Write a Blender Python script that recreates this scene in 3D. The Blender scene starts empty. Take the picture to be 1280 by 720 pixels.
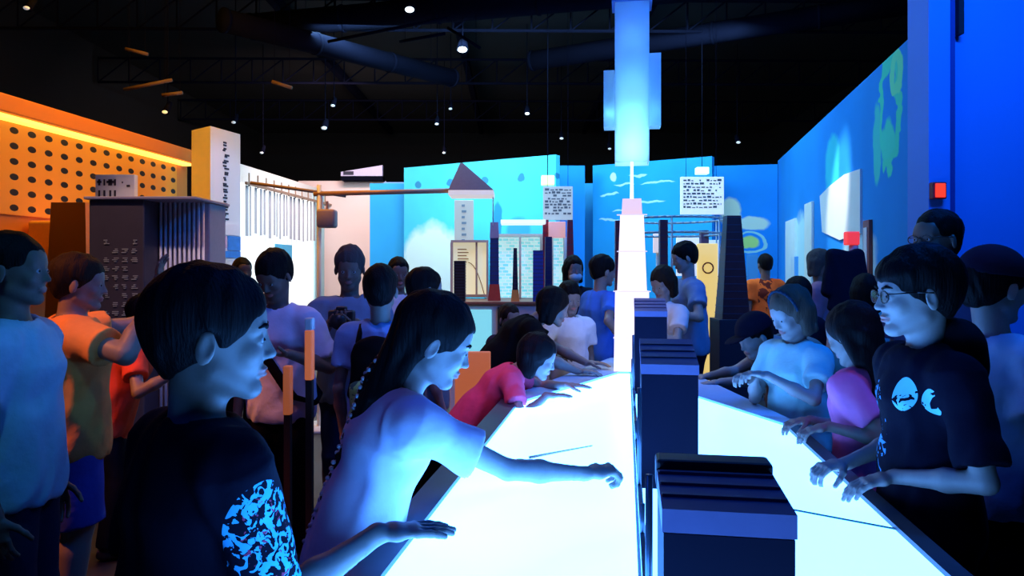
import bpy, bmesh, math, random
import numpy as np
from mathutils import Vector, Matrix, Euler

# ------------------------------------------------------------------ camera, world, lights
SC = bpy.context.scene
COL = SC.collection
F, HOR, EYE = 900.0, 335.0, 1.45
cam_d = bpy.data.cameras.new('camera'); cam = bpy.data.objects.new('camera', cam_d); COL.objects.link(cam)
cam.location = (0, 0, EYE); cam.rotation_euler = (math.pi/2, 0, 0)
cam_d.sensor_width = 36.0; cam_d.lens = 36.0*F/1280.0; cam_d.shift_y = -(360-HOR)/1280.0
cam_d.clip_start = 0.05
SC.camera = cam
SC.view_settings.view_transform = 'Standard'; SC.view_settings.look = 'None'
SC.view_settings.gamma = 1.0; SC.view_settings.use_curve_mapping = False
SC.view_settings.exposure = 0.0
world = bpy.data.worlds.new('world'); SC.world = world; world.use_nodes = True
world.node_tree.nodes['Background'].inputs[0].default_value = (0.05, 0.12, 1.0, 1)
world.node_tree.nodes['Background'].inputs[1].default_value = 0.002

def W(px, py, Y):
    return Vector(((px-640)/F*Y, Y, EYE-(py-HOR)/F*Y))

def area(name, loc, target, size, power, color):
    d = bpy.data.lights.new(name, 'AREA'); d.shape = 'RECTANGLE'; d.size, d.size_y = size
    d.energy = power; d.color = color
    o = bpy.data.objects.new(name, d); COL.objects.link(o); o.location = loc
    o.rotation_euler = (Vector(target)-Vector(loc)).to_track_quat('-Z', 'Y').to_euler()
    return o
def spot(name, loc, target, power, color, angle=60, blend=.6, rad=.08):
    d = bpy.data.lights.new(name, 'SPOT'); d.energy = power; d.color = color
    d.spot_size = math.radians(angle); d.spot_blend = blend; d.shadow_soft_size = rad
    o = bpy.data.objects.new(name, d); COL.objects.link(o); o.location = loc
    o.rotation_euler = (Vector(target)-Vector(loc)).to_track_quat('-Z', 'Y').to_euler()
    return o
def point(name, loc, power, color, rad=.03):
    d = bpy.data.lights.new(name, 'POINT'); d.energy = power; d.color = color; d.shadow_soft_size = rad
    o = bpy.data.objects.new(name, d); COL.objects.link(o); o.location = loc
    return o
BLUE = (.02, .16, 1.0); CYAN = (.12, .62, 1.0); AZURE = (.04, .33, 1.0)
# added washes standing in for projectors on the walls, and spots on displays
area('wash_back', (.2, 8.9, 4.4), (.2, 11, 1.4), (5.5, .4), 200, (.38, .78, 1.0))
area('wash_back_low', (-1.3, 9.3, 3.6), (-1.3, 11.4, 1.0), (1.6, .3), 60, (.75, .95, 1.0))
area('wash_right', (1.2, 7.4, 4.5), (3.4, 8.0, 1.0), (.4, 5.0), 135, (.28, .60, 1.0))
area('wash_right_near', (2.6, 2.6, 4.4), (3.6, 4.9, 1.4), (1.6, .4), 135, (.005, .19, 1.0))
spot('white_spot_board', (1.3, 6.4, 4.6), (3.25, 7.0, 2.0), 700, (1.0, .95, .85), 17, .5)
spot('white_spot_print', (1.6, 8.6, 4.6), (3.7, 9.6, 1.6), 330, (.8, 1.0, .95), 22, .7)
area('wash_left_far', (-2.6, 11.6, 4.2), (-3.2, 14, 1.6), (1.6, .4), 110, (1.0, .72, .70))
area('wash_orange', (-2.7, 6.2, 4.4), (-4.0, 6.6, 2.2), (.4, 3.2), 120, (1.0, .42, .01))
spot('orange_graze', (-3.6, 5.4, 4.6), (-4.0, 6.2, 2.2), 60, (1.0, .42, .02), 70)
spot('pillar_spot', (-.6, 6.2, 4.6), (-3.05, 7.6, 2.0), 230, (.30, .50, 1.0), 22)
spot('kiosk_spot', (-2.5, 3.2, 4.6), (-2.6, 5.0, 1.35), 190, (1.0, .66, .60), 24)
# added coloured spots that tint and brighten visitors and the floor
spot('blue_spot_right', (2.9, 3.4, 4.5), (1.4, 2.0, 1.2), 70, (.005, .10, 1.0), 60)
spot('blue_spot_left', (-2.4, .4, 4.4), (-.9, 2.3, 1.0), 60, (.005, .07, 1.0), 80)
spot('blue_spot_face_left', (.9, 2.8, 4.6), (-.50, 1.35, 1.3), 120, (.01, .10, 1.0), 26)
spot('blue_spot_face_right', (-.5, 2.3, 4.6), (1.10, 1.95, 1.35), 90, (.01, .12, 1.0), 22)
spot('blue_spot_mid', (-.6, 2.4, 4.6), (-.7, 4.2, 1.1), 135, (.40, .36, 1.0), 60)
spot('lilac_spot_girl', (-.5, .5, 4.4), (-.25, 1.75, 1.15), 12, (.75, .40, 1.0), 14)
spot('amber_spot_far', (2.3, 6.4, 4.4), (2.8, 8.0, 1.1), 90, (1.0, .40, .12), 16)
spot('violet_spot_centre', (1.2, 4.2, 4.6), (.8, 5.2, 1.1), 70, (.30, .40, 1.0), 60)
spot('orange_spot_left', (-3.6, 1.6, 3.9), (-1.85, 2.95, 1.1), 520, (1.0, .26, .03), 20)
spot('cyan_spot_left', (-1.0, .4, 4.4), (-1.55, 2.26, 1.2), 95, (.10, .60, 1.0), 16)
spot('cyan_spot_right', (2.6, .6, 4.4), (1.65, 2.3, 1.1), 45, (.06, .30, 1.0), 16)
spot('red_spot_left', (-2.4, 1.0, 4.3), (-1.9, 3.6, .95), 60, (1.0, .30, .10), 13)
spot('pink_spot_centre', (-.6, 2.0, 4.3), (.0, 3.5, .9), 120, (1.0, .20, .38), 14)
spot('pink_spot_right', (1.9, .9, 4.3), (1.22, 2.6, .95), 40, (1.0, .25, .75), 9)
spot('floor_spot', (-1.2, 4.3, 4.6), (-1.35, 4.8, 0), 160, (1.0, .85, .65), 26)
# a faint glow on the ceiling steelwork
area('ceiling_glow', (.5, 8.0, 3.3), (.5, 9.0, 5.0), (5, 5), 3, (.02, .05, 1.0))

# ------------------------------------------------------------------ materials
MATS = {}
def newmat(name):
    m = bpy.data.materials.new(name); m.use_nodes = True
    nt = m.node_tree; b = nt.nodes['Principled BSDF']
    return m, nt, b
def mat(name, col, rough=.6, metal=0, bump=0, bscale=40, var=0, emit=None, estr=1, sheen=0, spec=.5):
    if name in MATS: return MATS[name]
    m, nt, b = newmat(name); N, L = nt.nodes, nt.links
    b.inputs['Base Color'].default_value = (*col, 1); b.inputs['Roughness'].default_value = rough
    b.inputs['Metallic'].default_value = metal; b.inputs['Specular IOR Level'].default_value = spec
    tc = N.new('ShaderNodeTexCoord'); nz = N.new('ShaderNodeTexNoise')
    nz.inputs['Scale'].default_value = bscale; nz.inputs['Detail'].default_value = 4
    L.new(tc.outputs['Object'], nz.inputs['Vector'])
    if var:
        mx = N.new('ShaderNodeMix'); mx.data_type = 'RGBA'
        mx.inputs[6].default_value = (*[c*(1-var) for c in col], 1)
        mx.inputs[7].default_value = (*[min(1, c*(1+var)) for c in col], 1)
        L.new(nz.outputs['Fac'], mx.inputs[0]); L.new(mx.outputs[2], b.inputs['Base Color'])
    if bump:
        bp = N.new('ShaderNodeBump'); bp.inputs['Strength'].default_value = bump; bp.inputs['Distance'].default_value = .01
        L.new(nz.outputs['Fac'], bp.inputs['Height']); L.new(bp.outputs[0], b.inputs['Normal'])
    if emit:
        b.inputs['Emission Color'].default_value = (*emit, 1); b.inputs['Emission Strength'].default_value = estr
    if sheen: b.inputs['Sheen Weight'].default_value = sheen
    MATS[name] = m
    return m
def skin(tone):
    key = 'skin_%s' % tone
    if key in MATS: return MATS[key]
    col = {'light': (.36, .30, .28), 'tan': (.26, .205, .18), 'brown': (.17, .11, .09), 'dark': (.09, .055, .045)}[tone]
    m = mat(key, col, .5, bump=.06, bscale=120, var=.06)
    b = m.node_tree.nodes['Principled BSDF']
    b.inputs['Subsurface Weight'].default_value = .06; b.inputs['Subsurface Scale'].default_value = .01
    return m
def cloth(name, col, prints=None, rough=.85):
    """woven fabric; prints = list of (colour, centre, radii, scale, threshold): a printed motif inside an ellipsoid of the garment"""
    if name in MATS: return MATS[name]
    m = mat(name, col, rough, bump=.35, bscale=26, var=.10, sheen=.0, spec=.08)
    if prints:
        nt = m.node_tree; N, L = nt.nodes, nt.links; b = N['Principled BSDF']
        last = b.inputs['Base Color'].links[0].from_socket
        tc = N.new('ShaderNodeTexCoord')
        for (pc, c, r, sc, th) in prints:
            sub = N.new('ShaderNodeVectorMath'); sub.operation = 'SUBTRACT'; sub.inputs[1].default_value = c
            L.new(tc.outputs['Object'], sub.inputs[0])
            dv = N.new('ShaderNodeVectorMath'); dv.operation = 'DIVIDE'; dv.inputs[1].default_value = r
            L.new(sub.outputs[0], dv.inputs[0])
            ln = N.new('ShaderNodeVectorMath'); ln.operation = 'LENGTH'; L.new(dv.outputs[0], ln.inputs[0])
            lt = N.new('ShaderNodeMath'); lt.operation = 'LESS_THAN'; lt.inputs[1].default_value = 1.0
            L.new(ln.outputs['Value'], lt.inputs[0])
            nz = N.new('ShaderNodeTexNoise'); nz.inputs['Scale'].default_value = sc; nz.inputs['Detail'].default_value = 2
            nz.inputs['Distortion'].default_value = 1.2
            L.new(tc.outputs['Object'], nz.inputs['Vector'])
            gt = N.new('ShaderNodeMath'); gt.operation = 'GREATER_THAN'; gt.inputs[1].default_value = th
            L.new(nz.outputs['Fac'], gt.inputs[0])
            mu = N.new('ShaderNodeMath'); mu.operation = 'MULTIPLY'
            L.new(lt.outputs[0], mu.inputs[0]); L.new(gt.outputs[0], mu.inputs[1])
            mx = N.new('ShaderNodeMix'); mx.data_type = 'RGBA'; mx.inputs[7].default_value = (*pc, 1)
            L.new(last, mx.inputs[6]); L.new(mu.outputs[0], mx.inputs[0]); last = mx.outputs[2]
        L.new(last, b.inputs['Base Color'])
    return m
def hairmat(tone):
    key = 'hair_'+tone
    if key in MATS: return MATS[key]
    col = {'black': (.004, .004, .005), 'brown': (.022, .014, .010), 'fair': (.11, .08, .06), 'grey': (.07, .06, .06)}[tone]
    m, nt, b = newmat(key); N, L = nt.nodes, nt.links
    b.inputs['Base Color'].default_value = (*col, 1); b.inputs['Roughness'].default_value = .6
    b.inputs['Specular IOR Level'].default_value = .10
    tc = N.new('ShaderNodeTexCoord'); mp = N.new('ShaderNodeMapping'); mp.inputs['Scale'].default_value = (1, 1, .12)
    nz = N.new('ShaderNodeTexNoise'); nz.inputs['Scale'].default_value = 160; nz.inputs['Detail'].default_value = 3
    bp = N.new('ShaderNodeBump'); bp.inputs['Strength'].default_value = .7; bp.inputs['Distance'].default_value = .006
    L.new(tc.outputs['Object'], mp.inputs[0]); L.new(mp.outputs[0], nz.inputs['Vector'])
    L.new(nz.outputs['Fac'], bp.inputs['Height']); L.new(bp.outputs[0], b.inputs['Normal'])
    MATS[key] = m
    return m

# ------------------------------------------------------------------ object helpers
def link(name, me, parent=None, m=None):
    o = bpy.data.objects.new(name, me); COL.objects.link(o)
    if parent: o.parent = parent
    if m is not None:
        for x in (m if isinstance(m, (list, tuple)) else [m]): me.materials.append(x)
    return o
def empty(name, loc, label, cat, group=None, rz=0):
    o = bpy.data.objects.new(name, None); COL.objects.link(o); o.location = loc; o.rotation_euler = (0, 0, rz)
    o.empty_display_size = .1
    return tag(o, label, cat, group)
def tag(o, label, cat, group=None):
    o['label'] = label; o['category'] = cat
    if group: o['group'] = group
    return o
class MB:
    """collects shapes into one mesh"""
    def __init__(s): s.bm = bmesh.new()
    def box(s, lo, hi, bev=0):
        lo, hi = Vector(lo), Vector(hi)
        mt = Matrix.Translation((lo+hi)/2) @ Matrix.Diagonal((*(hi-lo), 1))
        r = bmesh.ops.create_cube(s.bm, size=1, matrix=mt)
        if bev:
            es = list({e for v in r['verts'] for e in v.link_edges})
            bmesh.ops.bevel(s.bm, geom=es, offset=bev, segments=2, profile=.5, affect='EDGES')
        return s
    def tube(s, a, b, r1, r2=None, n=12):
        a, b = Vector(a), Vector(b); d = b-a
        r2 = r1 if r2 is None else r2
        mt = Matrix.Translation((a+b)/2) @ d.to_track_quat('Z', 'Y').to_matrix().to_4x4()
        bmesh.ops.create_cone(s.bm, cap_ends=True, segments=n, radius1=r1, radius2=r2, depth=d.length, matrix=mt)
        return s
    def sphere(s, c, r, n=12):
        bmesh.ops.create_uvsphere(s.bm, u_segments=n, v_segments=n//2+2, radius=1,
            matrix=Matrix.Translation(c) @ Matrix.Diagonal((*(r if hasattr(r, '__len__') else (r, r, r)), 1)))
        return s
    def prism(s, pts, z0, z1):
        """pts: plan polygon (x,y); extruded z0..z1 (z1 may be a list per point)"""
        z1 = z1 if hasattr(z1, '__len__') else [z1]*len(pts)
        lo = [s.bm.verts.new((x, y, z0)) for x, y in pts]; hi = [s.bm.verts.new((x, y, z)) for (x, y), z in zip(pts, z1)]
        n = len(pts)
        s.bm.faces.new(lo[::-1]); s.bm.faces.new(hi)
        for i in range(n): s.bm.faces.new((lo[i], lo[(i+1) % n], hi[(i+1) % n], hi[i]))
        return s
    def frustum(s, c, a, b, z0, z1, rot=0, off=(0, 0)):
        """rectangular taper: half sizes a=(ax,ay) at z0 and b at z1"""
        v = []
        for (h, z, o) in ((a, z0, (0, 0)), (b, z1, off)):
            for sx, sy in ((-1, -1), (1, -1), (1, 1), (-1, 1)):
                p = Matrix.Rotation(rot, 2) @ Vector((sx*h[0], sy*h[1]))
                v.append(s.bm.verts.new((c[0]+p.x+o[0], c[1]+p.y+o[1], z)))
        s.bm.faces.new(v[3::-1]); s.bm.faces.new(v[4:])
        for i in range(4): s.bm.faces.new((v[i], v[(i+1) % 4], v[4+(i+1) % 4], v[4+i]))
        return s
    def build(s, name, m=None, parent=None, smooth=False, loc=None):
        bmesh.ops.recalc_face_normals(s.bm, faces=s.bm.faces)
        me = bpy.data.meshes.new(name); s.bm.to_mesh(me); s.bm.free()
        if smooth:
            for p in me.polygons: p.use_smooth = True
        o = link(name, me, parent, m)
        if loc is not None: o.location = loc
        return o
def struct(o): o['kind'] = 'structure'; return o

# ------------------------------------------------------------------ signed distance modelling (numpy)
def V(*a): return np.array(a, dtype=np.float64)
def unit(v):
    v = np.asarray(v, float); n = np.linalg.norm(v)
    return v/(n if n > 1e-9 else 1)
def frame(w, u=(1, 0, 0)):
    w = unit(w); u = np.asarray(u, float); u = u-w*np.dot(u, w)
    if np.linalg.norm(u) < 1e-4: u = np.cross(w, (0, 1, 0))
    u = unit(u); v = np.cross(w, u)
    return u, v, w
def CAP(A, B, ra, rb, u=(1, 0, 0), flat=False):
    A, B = np.asarray(A, float), np.asarray(B, float)
    ra = ra if hasattr(ra, '__len__') else (ra, ra); rb = rb if hasattr(rb, '__len__') else (rb, rb)
    Lx = np.linalg.norm(B-A); uu, vv, ww = frame(B-A if Lx > 1e-6 else (0, 0, 1), u)
    mr = max(*ra, *rb)
    def f(X, Y, Z):
        x, y, z = X-A[0], Y-A[1], Z-A[2]
        a = x*uu[0]+y*uu[1]+z*uu[2]; b = x*vv[0]+y*vv[1]+z*vv[2]; c = x*ww[0]+y*ww[1]+z*ww[2]
        t = np.clip(c/max(Lx, 1e-6), 0, 1)
        rx = ra[0]+(rb[0]-ra[0])*t; ry = ra[1]+(rb[1]-ra[1])*t
        if flat:
            k = np.sqrt((a/rx)**2+(b/ry)**2); d = (k-1)*np.minimum(rx, ry)
            return np.maximum(d, np.maximum(-c, c-Lx))
        e = (c-t*Lx)/np.minimum(rx, ry)
        k = np.sqrt((a/rx)**2+(b/ry)**2+e*e)
        return (k-1)*np.minimum(rx, ry)
    return f, np.minimum(A, B)-mr, np.maximum(A, B)+mr
def ELL(c, r, R=None):
    c = np.asarray(c, float); r = np.asarray(r, float); R = np.eye(3) if R is None else R
    def f(X, Y, Z):
        x, y, z = X-c[0], Y-c[1], Z-c[2]
        q = [(x*R[0, i]+y*R[1, i]+z*R[2, i]) for i in range(3)]
        k0 = np.sqrt(sum((q[i]/r[i])**2 for i in range(3))); k1 = np.sqrt(sum((q[i]/r[i]**2)**2 for i in range(3)))+1e-9
        return k0*(k0-1)/k1
    m = r.max()
    return f, c-m, c+m
def HALF(c, n):
    """negative on the side the normal points away from"""
    c = np.asarray(c, float); n = unit(n)
    return (lambda X, Y, Z: (X-c[0])*n[0]+(Y-c[1])*n[1]+(Z-c[2])*n[2]), None, None
def ev(ops, lo, hi, h, noise=None):
    n = np.maximum(np.ceil((hi-lo)/h).astype(int)+1, 4)
    ax = [(lo[i]+h*np.arange(n[i])).astype(np.float32) for i in range(3)]
    D = np.full(n, .2, np.float32)
    for op, k, (f, blo, bhi) in ops:
        sl = []
        for i in range(3):
            if blo is None: sl.append(slice(0, n[i])); continue
            mgn = k+max(3*h, .015)
            a = int(np.clip(math.floor((blo[i]-mgn-lo[i])/h), 0, n[i])); b = int(np.clip(math.ceil((bhi[i]+mgn-lo[i])/h)+1, 0, n[i]))
            sl.append(slice(a, b))
        if any(s.stop <= s.start for s in sl): continue
        X, Y, Z = ax[0][sl[0]][:, None, None], ax[1][sl[1]][None, :, None], ax[2][sl[2]][None, None, :]
        d = f(X, Y, Z).astype(np.float32); d = np.broadcast_to(d, (sl[0].stop-sl[0].start, sl[1].stop-sl[1].start, sl[2].stop-sl[2].start))
        s = tuple(sl); a = D[s]
        if op == '+':
            if k > 0: hh = np.maximum(k-np.abs(a-d), 0)/k; D[s] = np.minimum(a, d)-hh*hh*k*.25
            else: D[s] = np.minimum(a, d)
        else:
            e = -d if op == '-' else d
            if k > 0: hh = np.maximum(k-np.abs(a-e), 0)/k; D[s] = np.maximum(a, e)+hh*hh*k*.25
            else: D[s] = np.maximum(a, e)
    if noise:
        amp, fr, st = noise; X, Y, Z = ax[0][:, None, None], ax[1][None, :, None], ax[2][None, None, :]*st
        w1 = np.sin(X*fr*.7+Y*fr*.4+1.3)+np.sin(Z*fr*.6+X*fr*.3)
        D += amp*(np.sin(X*fr+1.7*w1+Z*fr*.5)*.5+np.sin(Y*fr*1.3+w1*1.2-Z*fr*.8)*.35+np.sin(Z*fr*2.1+X*fr*1.4+w1)*.15).astype(np.float32)
    return D
def nets(D, lo, h):
    D = D.copy(); D[0] = D[-1] = .1; D[:, 0] = D[:, -1] = .1; D[:, :, 0] = D[:, :, -1] = .1
    s = D < 0
    c = np.zeros(tuple(x-1 for x in D.shape), np.int8)
    for i in (0, 1):
        for j in (0, 1):
            for k in (0, 1): c += s[i:i+c.shape[0], j:j+c.shape[1], k:k+c.shape[2]]
    act = (c > 0) & (c < 8); I = np.argwhere(act); idx = np.full(c.shape, -1, np.int64); idx[act] = np.arange(len(I))
    if len(I) == 0: return np.zeros((0, 3)), np.zeros((0, 4), int)
    S = np.zeros((len(I), 3)); cnt = np.zeros(len(I))
    cr = [(i, j, k) for i in (0, 1) for j in (0, 1) for k in (0, 1)]
    for a in cr:
        for b in cr:
            if a < b and sum(abs(p-q) for p, q in zip(a, b)) == 1:
                va = D[I[:, 0]+a[0], I[:, 1]+a[1], I[:, 2]+a[2]]; vb = D[I[:, 0]+b[0], I[:, 1]+b[1], I[:, 2]+b[2]]
                m = (va < 0) != (vb < 0); t = np.where(m, va/np.where(m, va-vb, 1), 0)
                p = np.array(a)[None]+t[:, None]*(np.array(b)-np.array(a))[None]
                S += p*m[:, None]; cnt += m
    P = (I+S/cnt[:, None])*h+lo
    Q = []
    for ax in range(3):
        o1, o2 = (ax+1) % 3, (ax+2) % 3
        n = D.shape; sa = [slice(None)]*3; sb = [slice(None)]*3
        sa[ax] = slice(0, n[ax]-1); sb[ax] = slice(1, n[ax])
        A, B = s[tuple(sa)], s[tuple(sb)]
        E = np.argwhere(A != B); E = E[(E[:, o1] > 0) & (E[:, o2] > 0) & (E[:, o1] < n[o1]-1) & (E[:, o2] < n[o2]-1)]
        if not len(E): continue
        fl = A[E[:, 0], E[:, 1], E[:, 2]]
        def at(d1, d2):
            G = E.copy(); G[:, o1] -= d1; G[:, o2] -= d2; return idx[G[:, 0], G[:, 1], G[:, 2]]
        q = np.stack([at(1, 1), at(0, 1), at(0, 0), at(1, 0)], 1)
        q[~fl] = q[~fl][:, ::-1]; Q.append(q)
    Q = np.concatenate(Q) if Q else np.zeros((0, 4), int)
    Q = Q[(Q >= 0).all(1)]
    return P, Q
def bounds(ops):
    lo = np.min([p[1] for o, k, p in ops if o == '+'], 0); hi = np.max([p[2] for o, k, p in ops if o == '+'], 0)
    return lo-.02, hi+.02
def sdfmesh(name, ops, h, fine=(), noise=None, matfn=None):
    """mesh of the union at cell h, with finer blocks [(lo, hi, h)] stitched into it"""
    lo, hi = bounds(ops); lo, hi = lo-h*2, hi+h*2
    P, Q = nets(ev(ops, lo, hi, h, noise), lo, h)
    for (a, b, hh) in fine:
        c = P[Q].mean(1); ins = ((c > a+h*.7) & (c < b-h*.7)).all(1); Q = Q[~ins]
    Ps, Qs = [P], [Q]; off = len(P)
    for (a, b, hh) in fine:
        a2, b2 = a-hh*2, b+hh*2
        p, q = nets(ev(ops, a2, b2, hh, noise), a2, hh)
        if len(q):
            c = p[q].mean(1); q = q[((c > a) & (c < b)).all(1)]
        Ps.append(p); Qs.append(q+off); off += len(p)
    P = np.concatenate(Ps); Q = np.concatenate(Qs)
    used = np.unique(Q); rm = np.full(len(P), -1); rm[used] = np.arange(len(used)); P = P[used]; Q = rm[Q]
    me = bpy.data.meshes.new(name)
    me.vertices.add(len(P)); me.vertices.foreach_set('co', P.astype(np.float32).ravel())
    me.loops.add(len(Q)*4); me.loops.foreach_set('vertex_index', Q.astype(np.int32).ravel())
    me.polygons.add(len(Q)); me.polygons.foreach_set('loop_start', np.arange(0, len(Q)*4, 4, dtype=np.int32))
    me.polygons.foreach_set('use_smooth', np.ones(len(Q), bool))
    if matfn is not None: me.polygons.foreach_set('material_index', matfn(P[Q].mean(1)).astype(np.int32))
    me.update(calc_edges=True); me.validate()
    return me

# ------------------------------------------------------------------ people
def rotz(a): c, s = math.cos(a), math.sin(a); return np.array([[c, -s, 0], [s, c, 0], [0, 0, 1]])
def rotx(a): c, s = math.cos(a), math.sin(a); return np.array([[1, 0, 0], [0, c, -s], [0, s, c]])
def roty(a): c, s = math.cos(a), math.sin(a); return np.array([[c, 0, s], [0, 1, 0], [-s, 0, c]])
def hand_ops(Wr, d, n, hl, side_thumb, curl, spread=.06):
    """palm, four fingers of different length with three joints each, and a thumb on the side of the palm"""
    d = unit(d); n = np.asarray(n, float); n = unit(n-d*np.dot(n, d)); t = unit(np.cross(d, n))*side_thumb
    ops = [('+', .012, CAP(Wr-d*.03*hl, Wr+d*.22*hl, (.13*hl, .09*hl), (.19*hl, .085*hl), u=t)),
           ('+', .012, CAP(Wr+d*.22*hl, Wr+d*.47*hl, (.19*hl, .085*hl), (.215*hl, .07*hl), u=t))]
    for i, (sx, ln) in enumerate(((.17, .42), (.058, .47), (-.056, .44), (-.165, .34))):
        p = Wr+d*(.50-.02*abs(i-1))*hl+t*sx*hl; dd = unit(d+t*sx*spread*6); a = 0
        for j, (fr, rr) in enumerate(((.46, .050), (.30, .045), (.24, .040))):
            a += curl*(.75, 1.05, .7)[j]
            dv = dd*math.cos(a)+n*math.sin(a); q = p+dv*ln*fr*hl
            ops.append(('+', .004, CAP(p, q, rr*hl, rr*hl*.92))); p = q
    p = Wr+d*.16*hl+t*.15*hl; a = .35*curl
    for j, (fr, rr) in enumerate(((.22, .065), (.18, .055), (.15, .048))):
        dv = unit(d*(.62+.22*j)+t*(.75-.40*min(curl, 1.2)*j*.8)+n*(.25+.35*curl*j)); q = p+dv*fr*hl
        ops.append(('+', .006, CAP(p, q, rr*hl, rr*hl*.9))); p = q
    return ops
def person(label, loc, face, H, head=(0, 0, 0), lean=0, twist=0, girth=1.0, hs=None, R=None, L=None, tone='tan', hair=('short', 'black'),
           shirt=None, sleeve='short', pants=None, shorts=False, shoe=None, q=1, eyes=True, extra=(), nlean=None, name='person', armk=1.0, group=None):
    """loc: ground point; face: heading in degrees (0 = +x, 90 = +y); R / L: (wrist world, elbow hint world, finger dir, palm dir, curl)"""
    rz = math.radians(face-90); root = empty(name, (loc[0], loc[1], 0), label, 'person', group, rz)
    inv = rotz(-rz); o0 = V(loc[0], loc[1], 0)
    wl = lambda p: inv @ (np.asarray(p, float)-o0)
    dl = lambda p: inv @ np.asarray(p, float)
    g = H/1.75; gi = g*girth; hh = hs or (.133+.030*max(0, (1.72-H)/.5))*H; s = hh/.235
    th = math.radians(lean); sp = V(0, math.sin(th), math.cos(th)); P = V(0, -.10*H*math.sin(th), .53*H)
    N = P+.285*H*sp; nth = math.radians(nlean if nlean is not None else lean*.6+8*(lean > 0)); nd = V(0, math.sin(nth), math.cos(nth))
    Hc = N+nd*(H-hh*.5-.815*H)
    yaw, pit, rol = [math.radians(a) for a in head]; HR = rotz(yaw) @ rotx(-pit) @ roty(rol)
    tw = math.radians(twist); U = V(math.cos(tw), math.sin(tw), 0)
    Sh = {1: N-sp*.030*H+U*.103*H*(.9+.1*girth), -1: N-sp*.030*H-U*.103*H*(.9+.1*girth)}
    M = P+sp*.10*H+V(0, .01*H, 0)*0; C = P+sp*.205*H
    hp = lambda x, y, z: Hc+HR @ (V(x, y, z)*s)
    he = lambda c, r, RR=None: ELL(hp(*c), np.array(r)*s, HR if RR is None else HR @ RR)
    hc = lambda a, b, r1, r2, **k: CAP(hp(*a), hp(*b), r1*s if not hasattr(r1, '__len__') else (r1[0]*s, r1[1]*s), r2*s if not hasattr(r2, '__len__') else (r2[0]*s, r2[1]*s), **k)
    # ---- torso and limbs
    def torso(e, k=.05):
        return [('+', k, CAP(P-V(0, 0, .01*H), P+sp*.03*H, (.150*gi+e, .105*gi+e), (.145*gi+e, .10*gi+e), u=(1, 0, 0))),
                ('+', k, CAP(P, M, (.145*gi+e, .10*gi+e), (.130*gi+e, .095*gi+e), u=(1, 0, 0))),
                ('+', k, CAP(M, C, (.130*gi+e, .095*gi+e), (.150*gi+e, .110*gi+e), u=U)),
                ('+', k, CAP(C, N-sp*.03*H, (.150*gi+e, .108*gi+e), (.085*gi+e, .065*gi+e), u=U)),
                ('+', k, CAP(Sh[1]*.88+Sh[-1]*.12, Sh[-1]*.88+Sh[1]*.12, (.055*gi+e), (.055*gi+e)))]
    hips = {x: P+V(.078*gi*x, 0, -.02*H) for x in (1, -1)}
    kn = {x: V(.085*gi*x, .015*H-.03*H*math.sin(th), .285*H) for x in (1, -1)}
    an = {x: V(.085*gi*x, -.01*H-.05*H*math.sin(th), .045*H) for x in (1, -1)}
    la, lb = .172*H*armk, .150*H*armk; hl = .104*H
    arms = {}
    for sd, spec in ((1, R), (-1, L)):
        S = Sh[sd]
        if spec is None:
            Wr = S+V(.04*sd*g, .04*g, -(la+lb)*.965); hint = V(.4*sd, -1, 0); dv = V(0, .12, -1); pn = V(-sd, .1, 0); cu = .35
        else:
            Wr = wl(spec[0]); hint = dl(spec[1]); dv = dl(spec[2]); pn = dl(spec[3]); cu = spec[4]
        v = Wr-S; d = np.linalg.norm(v); mxl = (la+lb)*.985
        if d > mxl: Wr = S+v/d*mxl; v = Wr-S; d = mxl
        d = max(d, abs(la-lb)+.02)
        w = unit(v); a = (la*la-lb*lb+d*d)/(2*d); hgt = math.sqrt(max(la*la-a*a, 0)); hint = hint-w*np.dot(hint, w)
        E = S+w*a+unit(hint)*hgt
        arms[sd] = (S, E, Wr, unit(dv), pn, cu)
    ops = torso(0)
    for x in (1, -1):
        ops += [('+', .04*g, CAP(hips[x], kn[x], .082*gi, .054*gi)), ('+', .02*g, CAP(kn[x], an[x], .052*gi, .036*gi)),
                ('+', .03*g, CAP(kn[x]*.72+an[x]*.28+V(0, -.012*g, 0), kn[x]*.5+an[x]*.5+V(0, -.01*g, 0), .050*gi, .045*gi)),
                ('+', .02*g, CAP(an[x]-V(0, .03*g, .015*H), an[x]+V(0, .13*g, -.025*H), .035*g, (.045*g, .025*g)))]
        S, E, Wr, dv, pn, cu = arms[x]
        ops += [('+', .035*g, CAP(S, E, .047*gi, .036*gi)), ('+', .012*g, CAP(E, E*.6+Wr*.4, .036*gi, .038*gi)), ('+', .02*g, CAP(E*.6+Wr*.4, Wr, .037*gi, .024*gi))]
    ops += [('+', .035*g, CAP(N-nd*.03*H, hp(0, -.022, -.045), (.050*gi+.004), .052*s))]
    # ---- head: skull, jaw, brow, nose, lips, sockets, ears
    hd = [('+', .02*s, he((0, -.014, .032), (.075, .096, .084))), ('+', .03*s, he((0, .026, -.025), (.060, .064, .082))),
          ('+', .02*s, hc((-.047, .004, -.060), (-.020, .060, -.097), .018, .015)), ('+', .02*s, hc((.047, .004, -.060), (.020, .060, -.097), .018, .015)),
          ('+', .018*s, he((0, .068, -.098), (.021, .018, .017))),
          ('+', .012*s, hc((-.038, .068, .016), (.038, .068, .016), .014, .014)), ('+', .02*s, he((0, .062, .04), (.05, .025, .035))),
          ('+', .016*s, he((-.036, .062, -.030), (.022, .020, .022))), ('+', .016*s, he((.036, .062, -.030), (.022, .020, .022)))]
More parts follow.
